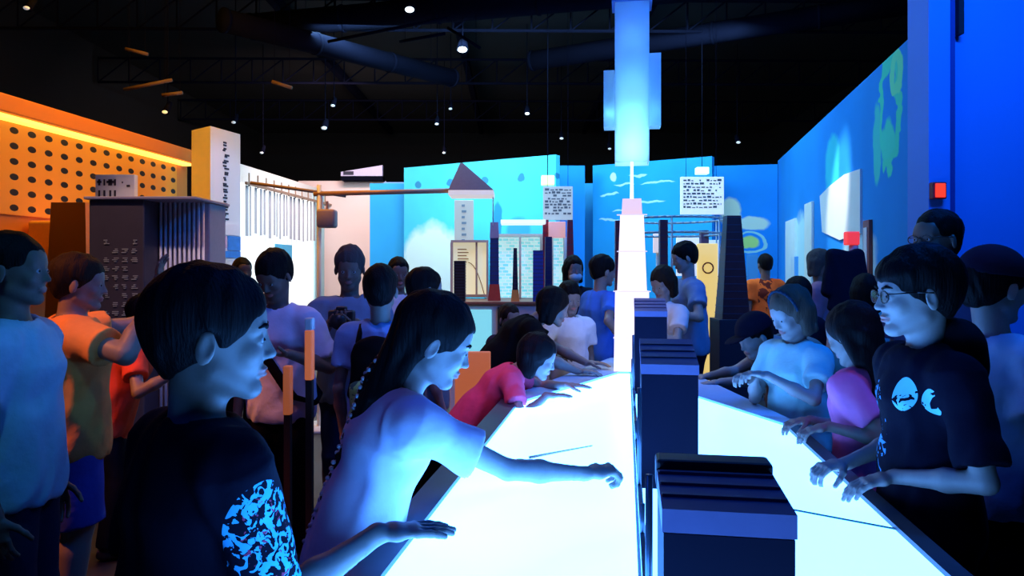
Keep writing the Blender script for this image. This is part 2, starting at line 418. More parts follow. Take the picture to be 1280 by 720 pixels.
    if q >= 1:
        hd += [('-', .012*s, he((-.031, .098, -.003), (.017, .016, .011))), ('-', .012*s, he((.031, .098, -.003), (.017, .016, .011))),
               ('+', .009*s, hc((0, .084, .006), (0, .099, -.030), .0070, .0095)), ('+', .006*s, he((0, .100, -.033), (.0095, .0095, .008))),
               ('+', .006*s, he((-.011, .090, -.036), (.007, .009, .0065))), ('+', .006*s, he((.011, .090, -.036), (.007, .009, .0065))),
               ('+', .007*s, he((0, .084, -.060), (.021, .012, .0055))), ('+', .007*s, he((0, .083, -.070), (.017, .012, .0065))),
               ('-', .003*s, hc((-.019, .094, -.0648), (.019, .094, -.0648), .0022, .0022))]
    else: hd += [('+', .012*s, hc((0, .08, .0), (0, .100, -.034), .009, .012))]
    if q >= 1:
        for x in (-1, 1): hd += [('+', .004*s, he((.031*x, .0755, -.004), (.0145, .0135, .0135))), ('-', .0015*s, he((.031*x, .0905, -.0055), (.0115, .012, .0042)))]
    for x in (-1, 1):
        hd += [('+', .006*s, he((.078*x, -.008, -.014), (.008, .018, .031), rotx(-.15) @ rotz(-.35*x)))]
        if q >= 2: hd += [('-', .004*s, he((.087*x, -.004, -.010), (.006, .010, .019), rotx(-.15)))]
    ops += hd
    fine = []; hq = {2: .0032, 1: .0055, 0: .009}[q]; bq = {2: .009, 1: .011, 0: .014}[q]; fq = {2: .0026, 1: .004, 0: .007}[q]
    e = .155*s; fine.append((Hc-e, Hc+e, hq))
    hand = []
    for x in (1, -1):
        S, E, Wr, dv, pn, cu = arms[x]
        ho = hand_ops(Wr, dv, pn, hl, x, cu); ops += ho
        pts = np.array([o[2][1] for o in ho]+[o[2][2] for o in ho]); a, b = pts.min(0)-.004, pts.max(0)+.004
        fine.append((a, b, fq))
    lipc, lipR = hp(0, .088, -.065), HR
    def mf(c):
        if q < 1: return np.zeros(len(c))
        v = (c-lipc) @ HR/s
        return ((v[:, 0]/.023)**2+(v[:, 1]/.02)**2+(v[:, 2]/.0105)**2 < 1).astype(int)
    me = sdfmesh('body', ops, bq, fine, matfn=mf)
    lips = mat('lips', (.45, .18, .16), .45)
    body = link('body', me, root, [skin(tone), lips])
    # ---- clothes
    if shirt is not None:
        e = .016*g+.004; so = torso(e, .06)
        so += [('+', .04, CAP(P+sp*.02*H-V(0, 0, .06*H), P+sp*.10*H, (.172*gi+e, .128*gi+e), (.145*gi+e, .108*gi+e)))]
        for x in (1, -1):
            S, E, Wr, *_ = arms[x]
            fl = {'short': .62, 'half': .85, 'long': 1, 'none': 0}[sleeve]; B = S+(E-S)*fl
            if fl: so += [('+', .035*g, CAP(S, B, .050*gi+e, .050*gi+e+(.006*g if fl < 1 else -.008*g), flat=fl < 1)), ('+', .03*g, CAP(S, S+(B-S)*.2, .052*gi+e, .050*gi+e))]
            if sleeve == 'long': so += [('+', .01*g, CAP(E, E+(Wr-E)*.96, .046*gi+e*.6, .032*gi+e*.5, flat=True))]
            if sleeve == 'puff': pass
        so += [('-', .004, CAP(N-nd*.012*H, N+nd*.10*H, .060*gi+.006, .075*gi+.006)), ('&', .004, HALF(P-sp*.065*H, -sp))]
        me = sdfmesh('shirt', so, {2: .006, 1: .009, 0: .013}[q], noise=((.0058*g, 40/g, .55) if q else (.004, 30, 1)))
        link('shirt', me, root, shirt)
    if pants is not None:
        e = .014*g+.002; po = [('+', .04, CAP(P-V(0, 0, .02*H), P+sp*.03*H, (.150*gi+e, .108*gi+e), (.145*gi+e, .10*gi+e)))]
        for x in (1, -1):
            if shorts: po += [('+', .03*g, CAP(hips[x], kn[x]+(hips[x]-kn[x])*.02, .090*gi+e, .078*gi+e, flat=True))]
            else: po += [('+', .03*g, CAP(hips[x], kn[x], .088*gi+e, .062*gi+e)), ('+', .02*g, CAP(kn[x], an[x]+V(0, 0, .01*g), .062*gi+e, .054*gi+e, flat=True))]
            po += [('+', .04*g, CAP(hips[x], hips[x]-V(0, 0, .04*g), .088*gi+e, .088*gi+e))]
        po += [('&', .003, HALF(P+sp*.055*H, sp))]
        me = sdfmesh('trousers', po, {2: .009, 1: .011, 0: .014}[q], noise=(.004, 26, .8))
        link('shorts' if shorts else 'trousers', me, root, pants)
    for x in (1, -1):
        sm = MB(); fo = [('+', .015, CAP(an[x]+V(0, -.035*g, -.022*H), an[x]+V(0, .15*g, -.026*H), (.042*g, .034*g), (.048*g, .030*g), u=(1, 0, 0))), ('+', .015, CAP(an[x], an[x]-V(0, 0, .02*H), .046*g, .046*g)), ('&', 0, HALF((0, 0, .002), (0, 0, -1)))]
        sm.bm.free(); link('shoe', sdfmesh('shoe', fo, .009), root, shoe or mat('shoe_dark', (.02, .02, .025), .5, bump=.1))
    # ---- hair
    st, hcl = hair
    if st:
        e = .009 if st == 'crop' else .015
        ho = [('+', .02*s, he((0, -.020, .038), (.075+e*.75, .098+e, .083+e*1.15)))]
        ho += [('+', .02*s, he((0, -.052, -.012), (.064+e*.5, .050+e*.8, .075)))]
        n_ = HR @ V(0, .065, -.105)
        # leave the face, the ears and the nape free
        cuts = [('-', .008*s, he((0, .122, -.047), (.115, .088, .108))), ('&', .006*s, HALF(hp(0, .0, -.030), n_)),
                ('-', .006*s, he((.092, -.002, -.016), (.026, .024, .034))), ('-', .006*s, he((-.092, -.002, -.016), (.026, .024, .034)))]
        if st == 'fringe': cuts[0] = ('-', .010*s, he((0, .135, -.062), (.105, .10, .108))); ho += [('+', .02*s, he((0, .050, .060), (.072, .048, .036), rotx(-.3)))]
        if st in ('long', 'braid', 'bob', 'pony'):
            cuts = [('-', .012*s, he((0, .118, -.045), (.078, .088, .106))), ('-', .012*s, he((.068, .105, -.06), (.045, .068, .10))), ('-', .012*s, he((-.068, .105, -.06), (.045, .068, .10)))]
            if st in ('braid', 'pony'): cuts = [('-', .008*s, he((0, .118, -.040), (.115, .085, .105))), ('-', .006*s, he((.092, .0, -.018), (.026, .020, .028))), ('-', .006*s, he((-.092, .0, -.018), (.026, .020, .028))), ('&', .006*s, HALF(hp(0, .0, -.036), n_))]
        back = -sp if abs(lean) > 0 else V(0, 0, -1)
        if st == 'bob':
            for x in (-1, 1): ho += [('+', .03*s, hc((.066*x, -.02, .01), (.068*x, -.015, -.10), (.03, .045), (.024, .035)))]
            ho += [('+', .03*s, hc((0, -.07, .0), (0, -.065, -.11), (.075, .038), (.07, .028), u=HR[:, 0]))]
        tail = []
        if st == 'long':
            a = hp(0, -.075, -.02); b = N+V(0, -.095*g-.02, -.02*H)-sp*.02*H; c = b-sp*.10*H
            tail += [('+', .03*s, CAP(a, b, (.080*s, .042*s), (.078*s, .036*s))), ('+', .03*s, CAP(b, c, (.078*s, .034*s), (.06*s, .022*s)))]
            for x in (-1, 1): tail += [('+', .03*s, CAP(hp(.070*x, -.02, 0), hp(.066*x, -.035, -.12), .028*s, .026*s))]
        if st == 'pony':
            a = hp(0, -.105, .03); b = hp(0, -.16, -.02); c = hp(0, -.15, -.13)
            tail += [('+', .015*s, CAP(a, b, .022*s, .036*s)), ('+', .02*s, CAP(b, c, .036*s, .012*s))]
        if st == 'braid':
            a = hp(0, -.085, -.01); b = N+V(0, -.085*g-.01, .0); c = N-sp*.13*H+V(0, -.105*g, 0); tail += [('+', .02*s, CAP(a, b, (.062*s, .040*s), (.058*s, .034*s))), ('+', .02*s, CAP(b, c, (.058*s, .032*s), (.030*s, .022*s))), ('+', .02*s, CAP(hp(.062, -.03, .0), N+V(.05*g, -.05*g, .01*H), .020*s, .016*s))]
        if st == 'bun': tail += [('+', .01*s, ELL(hp(0, -.10, .075), (.042*s,)*3))]
        ho = ho+cuts+tail
        me = sdfmesh('hair', ho, {2: .0036, 1: .0055, 0: .009}[q], noise=(.0035*s, 95/s, .35))
        hob = link('hair', me, root, hairmat(hcl))
        if st == 'braid':
            a = hp(0, -.10, -.03); b = N+V(0, -.115*g-.02, -.02*H); c = b-sp*.23*H-V(0, .0, .0); pts = [a, (a+b)/2+V(0, -.02, 0), b, (b+c)/2, c]
            bo = []; n = 26
            for i in range(n):
                t = i/(n-1)*4; k = min(int(t), 3); p = pts[k]+(pts[k+1]-pts[k])*(t-k); x = (.012 if i % 2 else -.012)
                bo.append(('+', .006, ELL(p+V(x, 0, 0)*s, V(.021, .017, .017)*s*(1-.35*i/n))))
            bro = link('braid', sdfmesh('braid', bo, .0045), hob, hairmat(hcl))
            bd = MB()
            for i in range(34):
                t = i/33*4; k = min(int(t), 3); p = pts[k]+(pts[k+1]-pts[k])*(t-k)
                bd.sphere(Vector(p)+Vector((.020 if i % 2 else .005, -.010, 0)), .0058, 8)
            bd.build('hair_beads', mat('bead_white', (.5, .5, .55), .3), hob, True)
    # ---- eyes, brows
    if eyes and q >= 1:
        ir = mat('iris', (.03, .018, .01), .2); wh = mat('eye_white', (.35, .35, .38), .3); bo_ = hairmat('black')
        for x in (-1, 1):
            c = Vector(hp(.031*x, .076, -.004)); m = MB(); m.sphere(c, .0118*s, 16); k0 = len(m.bm.faces)
            m.sphere(Vector(hp(.031*x, .0862, -.004)), .0046*s, 12)
            m.bm.faces.ensure_lookup_table()
            for i, f in enumerate(m.bm.faces): f.material_index = 1 if i >= k0 else 0
            m.build('eye', [wh, ir], body, True)
            eo = [('+', .003*s, hc((.016*x, .0915, .0185), (.034*x, .0895, .0235), (.0035, .0035), (.004, .0035))), ('+', .003*s, hc((.034*x, .0895, .0235), (.049*x, .079, .0195), .0038, .002))]
            if q >= 2: link('eyebrow', sdfmesh('eyebrow', eo, .0016), body, bo_)
    info = dict(root=root, hp=hp, HR=HR, s=s, N=N, P=P, sp=sp, Sh=Sh, arms=arms, g=g, gi=gi, H=H, U=U, Hc=Hc)
    for fn in extra: fn(info)
    return info

def glassm():
    if 'lens_glass' in MATS: return MATS['lens_glass']
    m, nt, b = newmat('lens_glass'); N, L = nt.nodes, nt.links
    tr = N.new('ShaderNodeBsdfTransparent'); gl = N.new('ShaderNodeBsdfGlossy'); gl.inputs['Roughness'].default_value = .05
    nz = N.new('ShaderNodeTexNoise'); mr = N.new('ShaderNodeMapRange'); mr.inputs[3].default_value = .06; mr.inputs[4].default_value = .10
    L.new(nz.outputs[0], mr.inputs[0]); ms = N.new('ShaderNodeMixShader'); L.new(mr.outputs[0], ms.inputs[0])
    L.new(tr.outputs[0], ms.inputs[1]); L.new(gl.outputs[0], ms.inputs[2]); L.new(ms.outputs[0], N['Material Output'].inputs[0])
    MATS['lens_glass'] = m; return m
def glasses(I):
    hp, s = I['hp'], I['s']; m = MB()
    for x in (-1, 1):
        pts = [Vector(hp(x*.033+.024*math.cos(a)*1.05, .098-.004*abs(math.cos(a)), -.004+.017*math.sin(a))) for a in [i*math.pi/10 for i in range(21)]]
        for a, b in zip(pts, pts[1:]): m.tube(a, b, .0021*s, n=6)
        m.tube(hp(x*.058, .094, .004), hp(x*.082, .03, .006), .002*s, n=6).tube(hp(x*.082, .03, .006), hp(x*.083, -.012, .002), .002*s, n=6)
    m.tube(hp(-.010, .100, .0), hp(.010, .100, .0), .002*s, n=6)
    go = m.build('glasses', mat('glasses_black', (.01, .01, .012), .3), I['root'], True)
    for x in (-1, 1):
        lm = MB(); lm.tube(hp(x*.033, .0965, -.004), hp(x*.033, .0975, -.004), .0165*s*1.1, n=24); lm.build('lens', glassm(), go)
def facemask(colr=(.45, .7, .85)):
    def f(I):
        he = lambda c, r: ELL(I['hp'](*c), np.array(r)*I['s'], I['HR'])
        ops = [('+', .01, he((0, .055, -.062), (.060, .056, .042))), ('&', .003, HALF(I['hp'](0, .0, -.02), I['HR'] @ V(0, .15, 1)))]
        link('face_mask', sdfmesh('face_mask', ops, .006), I['root'], mat('mask_cloth', colr, .8))
    return f
def cap_hat(colr, rev=False):
    def f(I):
        he = lambda c, r: ELL(I['hp'](*c), np.array(r)*I['s'], I['HR']); y = -1 if rev else 1
        ops = [('+', .01, he((0, -.016, .045), (.094, .115, .098))), ('&', .003, HALF(I['hp'](0, 0, .035), I['HR'] @ V(0, 0, -1))),
               ('+', .008, he((0, .125*y-.01, .040), (.070, .068, .008)))]
        link('cap', sdfmesh('cap', ops, .006), I['root'], cloth('cap_%.2f' % colr[2], colr))
    return f
def headband(colr):
    def f(I):
        m = MB(); hp = I['hp']; pts = [Vector(hp(.099*math.cos(a), .030+.0*a, .030+.100*math.sin(a))) for a in [math.pi*i/16 for i in range(17)]]
        for a, b in zip(pts, pts[1:]): m.tube(a, b, .007*I['s'], n=8)
        m.build('headband', cloth('headband_cloth', colr), I['root'], True)
    return f

# ------------------------------------------------------------------ the room
def shader_floor():
    m, nt, b = newmat('floor_carpet'); N, L = nt.nodes, nt.links
    tc = N.new('ShaderNodeTexCoord'); nz = N.new('ShaderNodeTexNoise'); nz.inputs['Scale'].default_value = 3
    rp = N.new('ShaderNodeValToRGB'); rp.color_ramp.elements[0].color = (.018, .018, .022, 1); rp.color_ramp.elements[1].color = (.05, .05, .055, 1)
    L.new(tc.outputs['Object'], nz.inputs['Vector']); L.new(nz.outputs['Fac'], rp.inputs[0]); L.new(rp.outputs[0], b.inputs['Base Color'])
    b.inputs['Roughness'].default_value = .45
    return m
black = mat('ceiling_black', (.003, .003, .004), .9, var=.3, bscale=2)
struct(MB().box((-7, -2.5, -.1), (7, 20.2, 0)).build('floor', shader_floor()))
struct(MB().box((-7, -2.5, 5.2), (7, 20.2, 5.3)).build('ceiling', black))
struct(MB().box((-7, 20.0, 0), (7, 20.2, 5.2)).build('wall_far', black))
struct(MB().box((-7.2, -2.5, 0), (-7, 20.2, 5.2)).build('wall_left', black))
struct(MB().box((7, -2.5, 0), (7.2, 20.2, 5.2)).build('wall_outer_right', black))
struct(MB().box((-7, -2.6, 0), (7, -2.5, 5.2)).build('wall_near', black))

def art(name, base, shapes, rough=.75, tscale=1.2, var=.25, strokes=None):
    """projected wall image put into the base colour: soft cloud of tints of one hue, plus projected shapes (centre, radii, colour, wobble); object coordinates"""
    m, nt, b = newmat(name); N, L = nt.nodes, nt.links; b.inputs['Roughness'].default_value = rough; b.inputs['Specular IOR Level'].default_value = .15
    tc = N.new('ShaderNodeTexCoord'); nz = N.new('ShaderNodeTexNoise'); nz.inputs['Scale'].default_value = tscale; nz.inputs['Detail'].default_value = 3
    L.new(tc.outputs['Object'], nz.inputs['Vector'])
    mx = N.new('ShaderNodeMix'); mx.data_type = 'RGBA'
    mx.inputs[6].default_value = (*[c*(1-var) for c in base], 1); mx.inputs[7].default_value = (*[min(1, c*(1+var)) for c in base], 1)
    L.new(nz.outputs['Fac'], mx.inputs[0]); last = mx.outputs[2]
    for (c, r, colr, wob, ring) in shapes:
        wz = N.new('ShaderNodeTexNoise'); wz.inputs['Scale'].default_value = 5; L.new(tc.outputs['Object'], wz.inputs['Vector'])
        sc = N.new('ShaderNodeVectorMath'); sc.operation = 'SCALE'; sc.inputs[3].default_value = wob; L.new(wz.outputs['Color'], sc.inputs[0])
        ad = N.new('ShaderNodeVectorMath'); ad.operation = 'ADD'; L.new(tc.outputs['Object'], ad.inputs[0]); L.new(sc.outputs[0], ad.inputs[1])
        sb = N.new('ShaderNodeVectorMath'); sb.operation = 'SUBTRACT'; sb.inputs[1].default_value = [a+wob*.5 for a in c]; L.new(ad.outputs[0], sb.inputs[0])
        dv = N.new('ShaderNodeVectorMath'); dv.operation = 'DIVIDE'; dv.inputs[1].default_value = r; L.new(sb.outputs[0], dv.inputs[0])
        ln = N.new('ShaderNodeVectorMath'); ln.operation = 'LENGTH'; L.new(dv.outputs[0], ln.inputs[0])
        if ring:
            s1 = N.new('ShaderNodeMath'); s1.operation = 'SUBTRACT'; s1.inputs[1].default_value = 1; L.new(ln.outputs['Value'], s1.inputs[0])
            s2 = N.new('ShaderNodeMath'); s2.operation = 'ABSOLUTE'; L.new(s1.outputs[0], s2.inputs[0]); src = s2.outputs[0]; lim = ring
        else: src = ln.outputs['Value']; lim = 1
        mr = N.new('ShaderNodeMapRange'); mr.inputs[1].default_value = lim*.85; mr.inputs[2].default_value = lim*1.1; mr.inputs[3].default_value = 1; mr.inputs[4].default_value = 0
        L.new(src, mr.inputs[0])
        m2 = N.new('ShaderNodeMix'); m2.data_type = 'RGBA'; m2.inputs[7].default_value = (*colr, 1); L.new(last, m2.inputs[6]); L.new(mr.outputs[0], m2.inputs[0]); last = m2.outputs[2]
    L.new(last, b.inputs['Base Color']); return m

def wall_seg(name, a, b_, z0, z1, th, m, side=1):
    """upright slab from plan point a to b_; origin at a, local x along it"""
    a, b_ = Vector(a), Vector(b_); d = b_-a; L_ = d.length
    o = MB().box((0, 0, z0), (L_, th*side, z1) if side > 0 else (L_, 0, z1)) if side > 0 else MB().box((0, -th, z0), (L_, 0, z1))
    o = o.build(name, m); o.location = (a.x, a.y, 0); o.rotation_euler = (0, 0, math.atan2(d.y, d.x)); return o

# back wall and the panels before it, projected images painted as colour
struct(wall_seg('wall_back', (-2.35, 11.9), (4.3, 11.9), 0, 2.85, .15, art('projection_blue', (.04, .40, .85), [])))
def panel(name, pa, pb, z1, m, label, cat='panel', z0=0, th=.12, parts=None):
    o = wall_seg(name, pa, pb, z0, z1, th, m); tag(o, label, cat); return o
sq = [((.28+.62*i, 0, 2.76), (.062, .3, .062), (.04, .24, .45), .10, 0) for i in (0, 1, 2, 3, 4)]
blocks = [((1.75, 0, 2.15), (.07, .3, .28), (.03, .30, .62), .1, 0), ((2.1, 0, 2.0), (.20, .3, .20), (.06, .40, .72), .05, 0), ((.55, 0, 1.4), (.62, .3, .75), (.75, .92, .95), .25, 0)]
A0, A1 = W(505, 300, 11.5), W(695, 300, 10.15)
panel('projection_panel', (A0.x, A0.y), (A1.x, A1.y), 3.05, art('projection_cyan', (.08, .60, .88), blocks+sq), 'tall bright cyan painted-projection panel with a row of small dark motifs, behind the white hood')
Bp0, Bp1 = W(690, 0, 10.9), W(731, 0, 10.9)
panel('projection_panel', (Bp0.x, 10.9), (Bp1.x, 10.9), 3.0, art('projection_mid', (.02, .28, .80), []), 'narrow deep blue painted-projection panel between the two wide cyan panels')
D0, D1 = W(741, 0, 11.25), W(890, 0, 10.3)
dsh = [((.28+.23*(i % 3), 0, 2.2+.13*i), (.16, .3, .018), (.55, .85, .95), .12, 0) for i in range(6)]+[((.95, 0, 2.45), (.22, .3, .02), (.5, .85, .95), .1, 0), ((1.05, 0, 2.72), (.25, .3, .02), (.5, .85, .95), .15, 0), ((.35, 0, 2.85), (.05, .3, .07), (.75, .95, .6), .06, 0)]
panel('projection_panel', (D0.x, 11.25), (D1.x, 10.3), 3.05, art('projection_script', (.025, .38, .78), dsh), 'cyan painted-projection panel with pale handwriting strokes, behind the glowing tower')
E0, E1 = W(888, 0, 10.95), W(972, 0, 10.75)
esh = [((.30, 0, 2.27), (.15, .3, .25), (.9, .9, .62), .10, 0), ((.62, 0, 2.12), (.24, .3, .10), (.88, .93, .70), .10, 0), ((.56, 0, 1.83), (.15, .3, .09), (.72, .95, .25), .08, 0), ((.56, 0, 1.83), (.24, .3, .15), (.45, .80, .75), .1, .12)]
panel('projection_panel', (E0.x, 10.95), (E1.x, 10.75), 3.0, art('projection_right', (.015, .30, .86), esh), 'blue painted-projection panel with pale yellow shapes in the far right corner')
# right wall running towards the viewer, its projection painted as colour
RW0, RW1 = Vector((3.97, 10.75)), Vector((2.72, 4.80)); rl = (RW1-RW0).length
def rx(px):  # distance along the right wall at picture column px
    k = (px-640)/F; t = (RW0.x-k*RW0.y)/(k*(RW1.y-RW0.y)-(RW1.x-RW0.x)); return t*rl
rsh = []
def rz_(px, py):
    t = rx(px)/rl; Y = RW0.y+(RW1.y-RW0.y)*t; return EYE-(py-HOR)/F*Y
def rs(px, py, rxp, rzp, colr, wob=.1, ring=0):
    rsh.append(((rx(px), 0, rz_(px, py)), (rxp, .4, rzp), colr, wob, ring))
rs(1112, 135, .22, .40, (.08, .80, .55), .34, .24); rs(1108, 178, .20, .16, (.08, .80, .60), .3, 0); rs(1120, 92, .12, .10, (.2, .9, .5), .25, .6)
rs(1096, 182, .10, .34, (.08, .70, .66), .2, 0)
rs(1040, 205, .32, .30, (.05, .62, .80), .2, 0)
rs(1000, 330, .75, .62, (.62, .90, .95), .25, 0); rs(1072, 335, .60, .40, (.55, .82, .95), .2, 0)
struct(wall_seg('wall_right', RW0, RW1, 0, 3.05, .12, art('projection_right_wall', (.02, .29, .88), rsh, tscale=.8), side=1))
# pillar with dark trims and the near blue wall
blue_paint = mat('wall_blue_paint', (.10, .30, .86), .7, var=.08, bscale=1.5)
trimb = mat('trim_navy', (.02, .05, .30), .6, var=.1)
struct(MB().box((2.72, 4.70, 0), (2.86, 4.95, 5.2)).build('wall_pillar', blue_paint))
struct(MB().box((2.86, 4.82, 0), (7, 4.95, 5.2)).build('wall_near_right', blue_paint))
struct(MB().box((2.86, 4.72, 0), (2.905, 4.82, 5.2)).build('trim_1', trimb))
struct(MB().box((2.955, 4.76, 3.0), (2.99, 4.82, 5.2)).build('trim_2', mat('trim_black', (.004, .005, .02), .7, var=.1)))
t = empty('exit_light', W(1175, 238, 4.655), 'small square red light mounted high on the blue pillar', 'light')
MB().box((-.045, -.0, -.055), (.045, .047, .055), .006).build('housing', mat('exit_housing', (.25, .02, .03), .5, var=.1), t)
MB().box((-.032, -.012, -.045), (.032, 0, .045), .004).build('lens', mat('exit_red', (1, .05, .02), .4, emit=(1, .045, .015), estr=1.1), t)

# doors-like niches and prints on the right wall
def on_right(px, py, w, h, name, m, label, cat, th=.03, parent=None):
    t = rx(px)/rl; p = RW0+(RW1-RW0)*t; Y = p.y; n = Vector((-(RW1-RW0).y, (RW1-RW0).x)).normalized()
    ang = math.atan2((RW1-RW0).y, (RW1-RW0).x)
    o = MB().box((-w/2, -th, -h/2), (w/2, 0, h/2), .004).build(name, m)
    o.location = (p.x, p.y, EYE-(py-HOR)/F*Y); o.rotation_euler = (0, 0, ang); return tag(o, label, cat)
white_lit = mat('white_board', (.85, .87, .84), .6, var=.06, bscale=3)
ow = MB(); pts = [(rx(1027), rz_(1027, 245)), (rx(1040), rz_(1040, 232)), (rx(1058), rz_(1058, 218)), (rx(1078), rz_(1078, 211)), (rx(1078), rz_(1078, 292)), (rx(1052), rz_(1052, 300)), (rx(1030), rz_(1030, 290))]
vs = [ow.bm.verts.new((x, y, z)) for y in (-.02, 0) for x, z in pts]; n = len(pts)
ow.bm.faces.new(vs[:n]); ow.bm.faces.new(vs[n:][::-1])
for i in range(n): ow.bm.faces.new((vs[i], vs[(i+1) % n], vs[n+(i+1) % n], vs[n+i]))
o = ow.build('cutout_board', white_lit); o.location = (RW0.x, RW0.y, 0); o.rotation_euler = (0, 0, math.atan2((RW1-RW0).y, (RW1-RW0).x))
tag(o, 'large white cut-out board with slanting top on the right projection wall', 'board')
on_right(990, 322, .70, 1.0, 'wall_print', mat('print_pale', (.80, .93, .95), .5, var=.12, bscale=4), 'tall pale print with a dark clip rail near the far right corner', 'print')
on_right(1013, 318, .42, 1.2, 'wall_print', mat('print_ivory', (.90, .92, .80), .5, var=.1, bscale=5), 'narrow ivory print beside the pale print on the right wall', 'print')
on_right(995, 345, .34, .5, 'wall_screen', mat('screen_blue', (.05, .2, .55), .3, var=.2, emit=(.03, .25, .7), estr=.5), 'small blue screen under the pale print on right wall', 'screen')
fn_ = on_right(1087, 322, .18, .62, 'framed_notice', mat('notice_frame', (.30, .07, .05), .5, var=.1), 'narrow framed notice with red border left of the tall man with glasses', 'frame')
MB().box((-.05, -.036, -.25), (.05, -.031, .25)).build('notice_sheet', mat('notice_sheet', (.85, .80, .85), .5, var=.1), fn_)
# grey post with red beacon, dark coat hung on it
pw = W(1067, 0, 5.35)
t = empty('sign_post', (pw.x, 5.35, 0), 'slim grey post with a red beacon standing before the right wall', 'post')
MB().tube((0, 0, 0), (0, 0, 1.62), .032).build('pole', mat('post_grey', (.35, .36, .36), .5, var=.1), t, True)
MB().tube((0, 0, 0), (0, 0, .03), .16, n=24).build('base', mat('post_grey', (0, 0, 0)), t)
MB().box((-.06, -.04, 1.62), (.03, .04, 1.72), .01).build('beacon', mat('beacon_red', (.9, .05, .05), .4, emit=(1, .05, .05), estr=.8), t)

# ------------------------------------------------------------------ ceiling steelwork
duct = mat('duct_paint', (.0035, .004, .012), .95, var=.3, bscale=3, spec=.03)
def tube_obj(name, a, b, r, label, cat, group=None, m=duct, flange=True, hang=True):
    a, b = Vector(a), Vector(b); mb = MB().tube(a, b, r, n=16)
    if flange:
        k = max(2, int((b-a).length/1.2))
        for i in range(k+1):
            p = a+(b-a)*(i/k); d = (b-a).normalized()*.02; mb.tube(p-d, p+d, r*1.08, n=16)
    o = mb.build(name, m, None, True)
    if hang:
        for k in (.12, .88): p = a+(b-a)*k; MB().tube((p.x, p.y, p.z), (p.x, p.y, 5.2), .003, n=6).build('hanger_rod', duct, o)
    return tag(o, label, cat, group)
for i, (a, b, r, l) in enumerate([((-2.8, 6.2, 4.4), (1.6, 5.6, 4.75), .12, 'round black duct crossing the ceiling nearest the viewer'),
        ((-3.4, 9.4, 4.6), (2.8, 8.3, 4.75), .16, 'long round duct crossing above the glowing tower'),
        ((-3.2, 8.0, 4.2), (-.9, 10.8, 4.3), .13, 'slanting duct left of the white hood high up'),
        ((.3, 10.6, 4.5), (5.0, 8.4, 4.6), .14, 'round duct over the right projection wall')]):
    tube_obj('ceiling_duct', a, b, r, l, 'duct')
def truss(name, a, b, hgt, label, group='black roof trusses'):
    a, b = Vector(a), Vector(b); mb = MB(); up = Vector((0, 0, hgt)); mb.tube(a, b, .022, n=6).tube(a+up, b+up, .022, n=6)
    k = int((b-a).length/.5)
    for i in range(k):
        p, q = a+(b-a)*(i/k), a+(b-a)*((i+1)/k); mb.tube(p, q+up if i % 2 else q+up, .012, n=5).tube(p, p+up, .012, n=5)
    o = mb.build(name, duct); return tag(o, label, 'truss', group)
for y, where in ((4.6, 'crossing nearest the viewer'), (6.9, 'second from the viewer'), (9.3, 'third from the viewer'), (12.0, 'above the back projection'), (15.0, 'farthest in the dark')):
    truss('roof_truss', (-6.9, y, 4.55), (6.9, y+.2, 4.55), .4, 'black steel roof truss '+where)
for x, where in ((-3.2, 'over the left displays'), (-.8, 'over the middle aisle'), (1.9, 'right of the glowing tower')):
    tag(MB().box((x-.05, 3, 4.98), (x+.05, 19, 5.14)).build('roof_beam', duct), 'long black roof beam running away '+where, 'beam')
for i, (a, b) in enumerate((((410, 52), (560, 22)), ((500, 52), (556, 42)), ((560, 35), (600, 60)))):
    tube_obj('conduit', W(*a, 8.6), W(*b, 8.3), .018, ['thin pipe running past the brightest ceiling spotlight', 'thin pipe between the two brightest ceiling spotlights', 'short bent pipe above the lower bright spotlight'][i], 'pipe', flange=False)
for i, (a, b) in enumerate((((155, 112), (215, 100)), ((203, 119), (228, 116)), ((340, 102), (365, 110)), ((157, 61), (185, 68)))):
    tube_obj('conduit', W(*a, 8.0), W(*b, 8.0), .02, ['pipe above the right end of the orange cornice', 'short stub of pipe beside a yellow ceiling lamp', 'short pipe over the white striped wall', 'bright short tube high on the left ceiling'][i], 'pipe', m=mat('pipe_warm', (.14, .08, .05), .7, var=.2), flange=False, hang=True)
spots = [(512, 12, 8.5, .055, 2.2, 'brightest ceiling spotlight at the top edge, left of the tower'), (578, 62, 9.2, .062, 2.5, 'bright ceiling spotlight above the white hood'), (659, 142, 11, .035, 1.5, 'ceiling spotlight over the far cyan panel'),
         (416, 132, 10, .03, .35, 'dim spotlight over the pink wall, upper one'), (405, 160, 10, .04, .5, 'dim bluish spotlight above the showcase end'), (206, 140, 8, .030, .9, 'small yellow ceiling lamp over the orange cornice'),
         (546, 155, 11, .03, .5, 'small spotlight just left above the hood'), (563, 136, 11.5, .03, .3, 'dim small spotlight in the middle of the ceiling'), (555, 191, 13, .03, .5, 'faint spotlight just over the top of the cyan panel'),
         (702, 173, 13, .035, .6, 'small spotlight left of the hanging tower slabs'), (33, 10, 7, .03, .3, 'faint lamp in the upper left corner of ceiling'), (923, 178, 12, .035, .7, 'small white spotlight over the white text panel'),
         (292, 153, 10, .03, .35, 'faint spotlight right of the lettered pillar'), (327, 191, 12, .03, .35, 'faint lamp over the striped showcase'), (762, 186, 13, .03, .45, 'faint spotlight behind the hanging tower')]
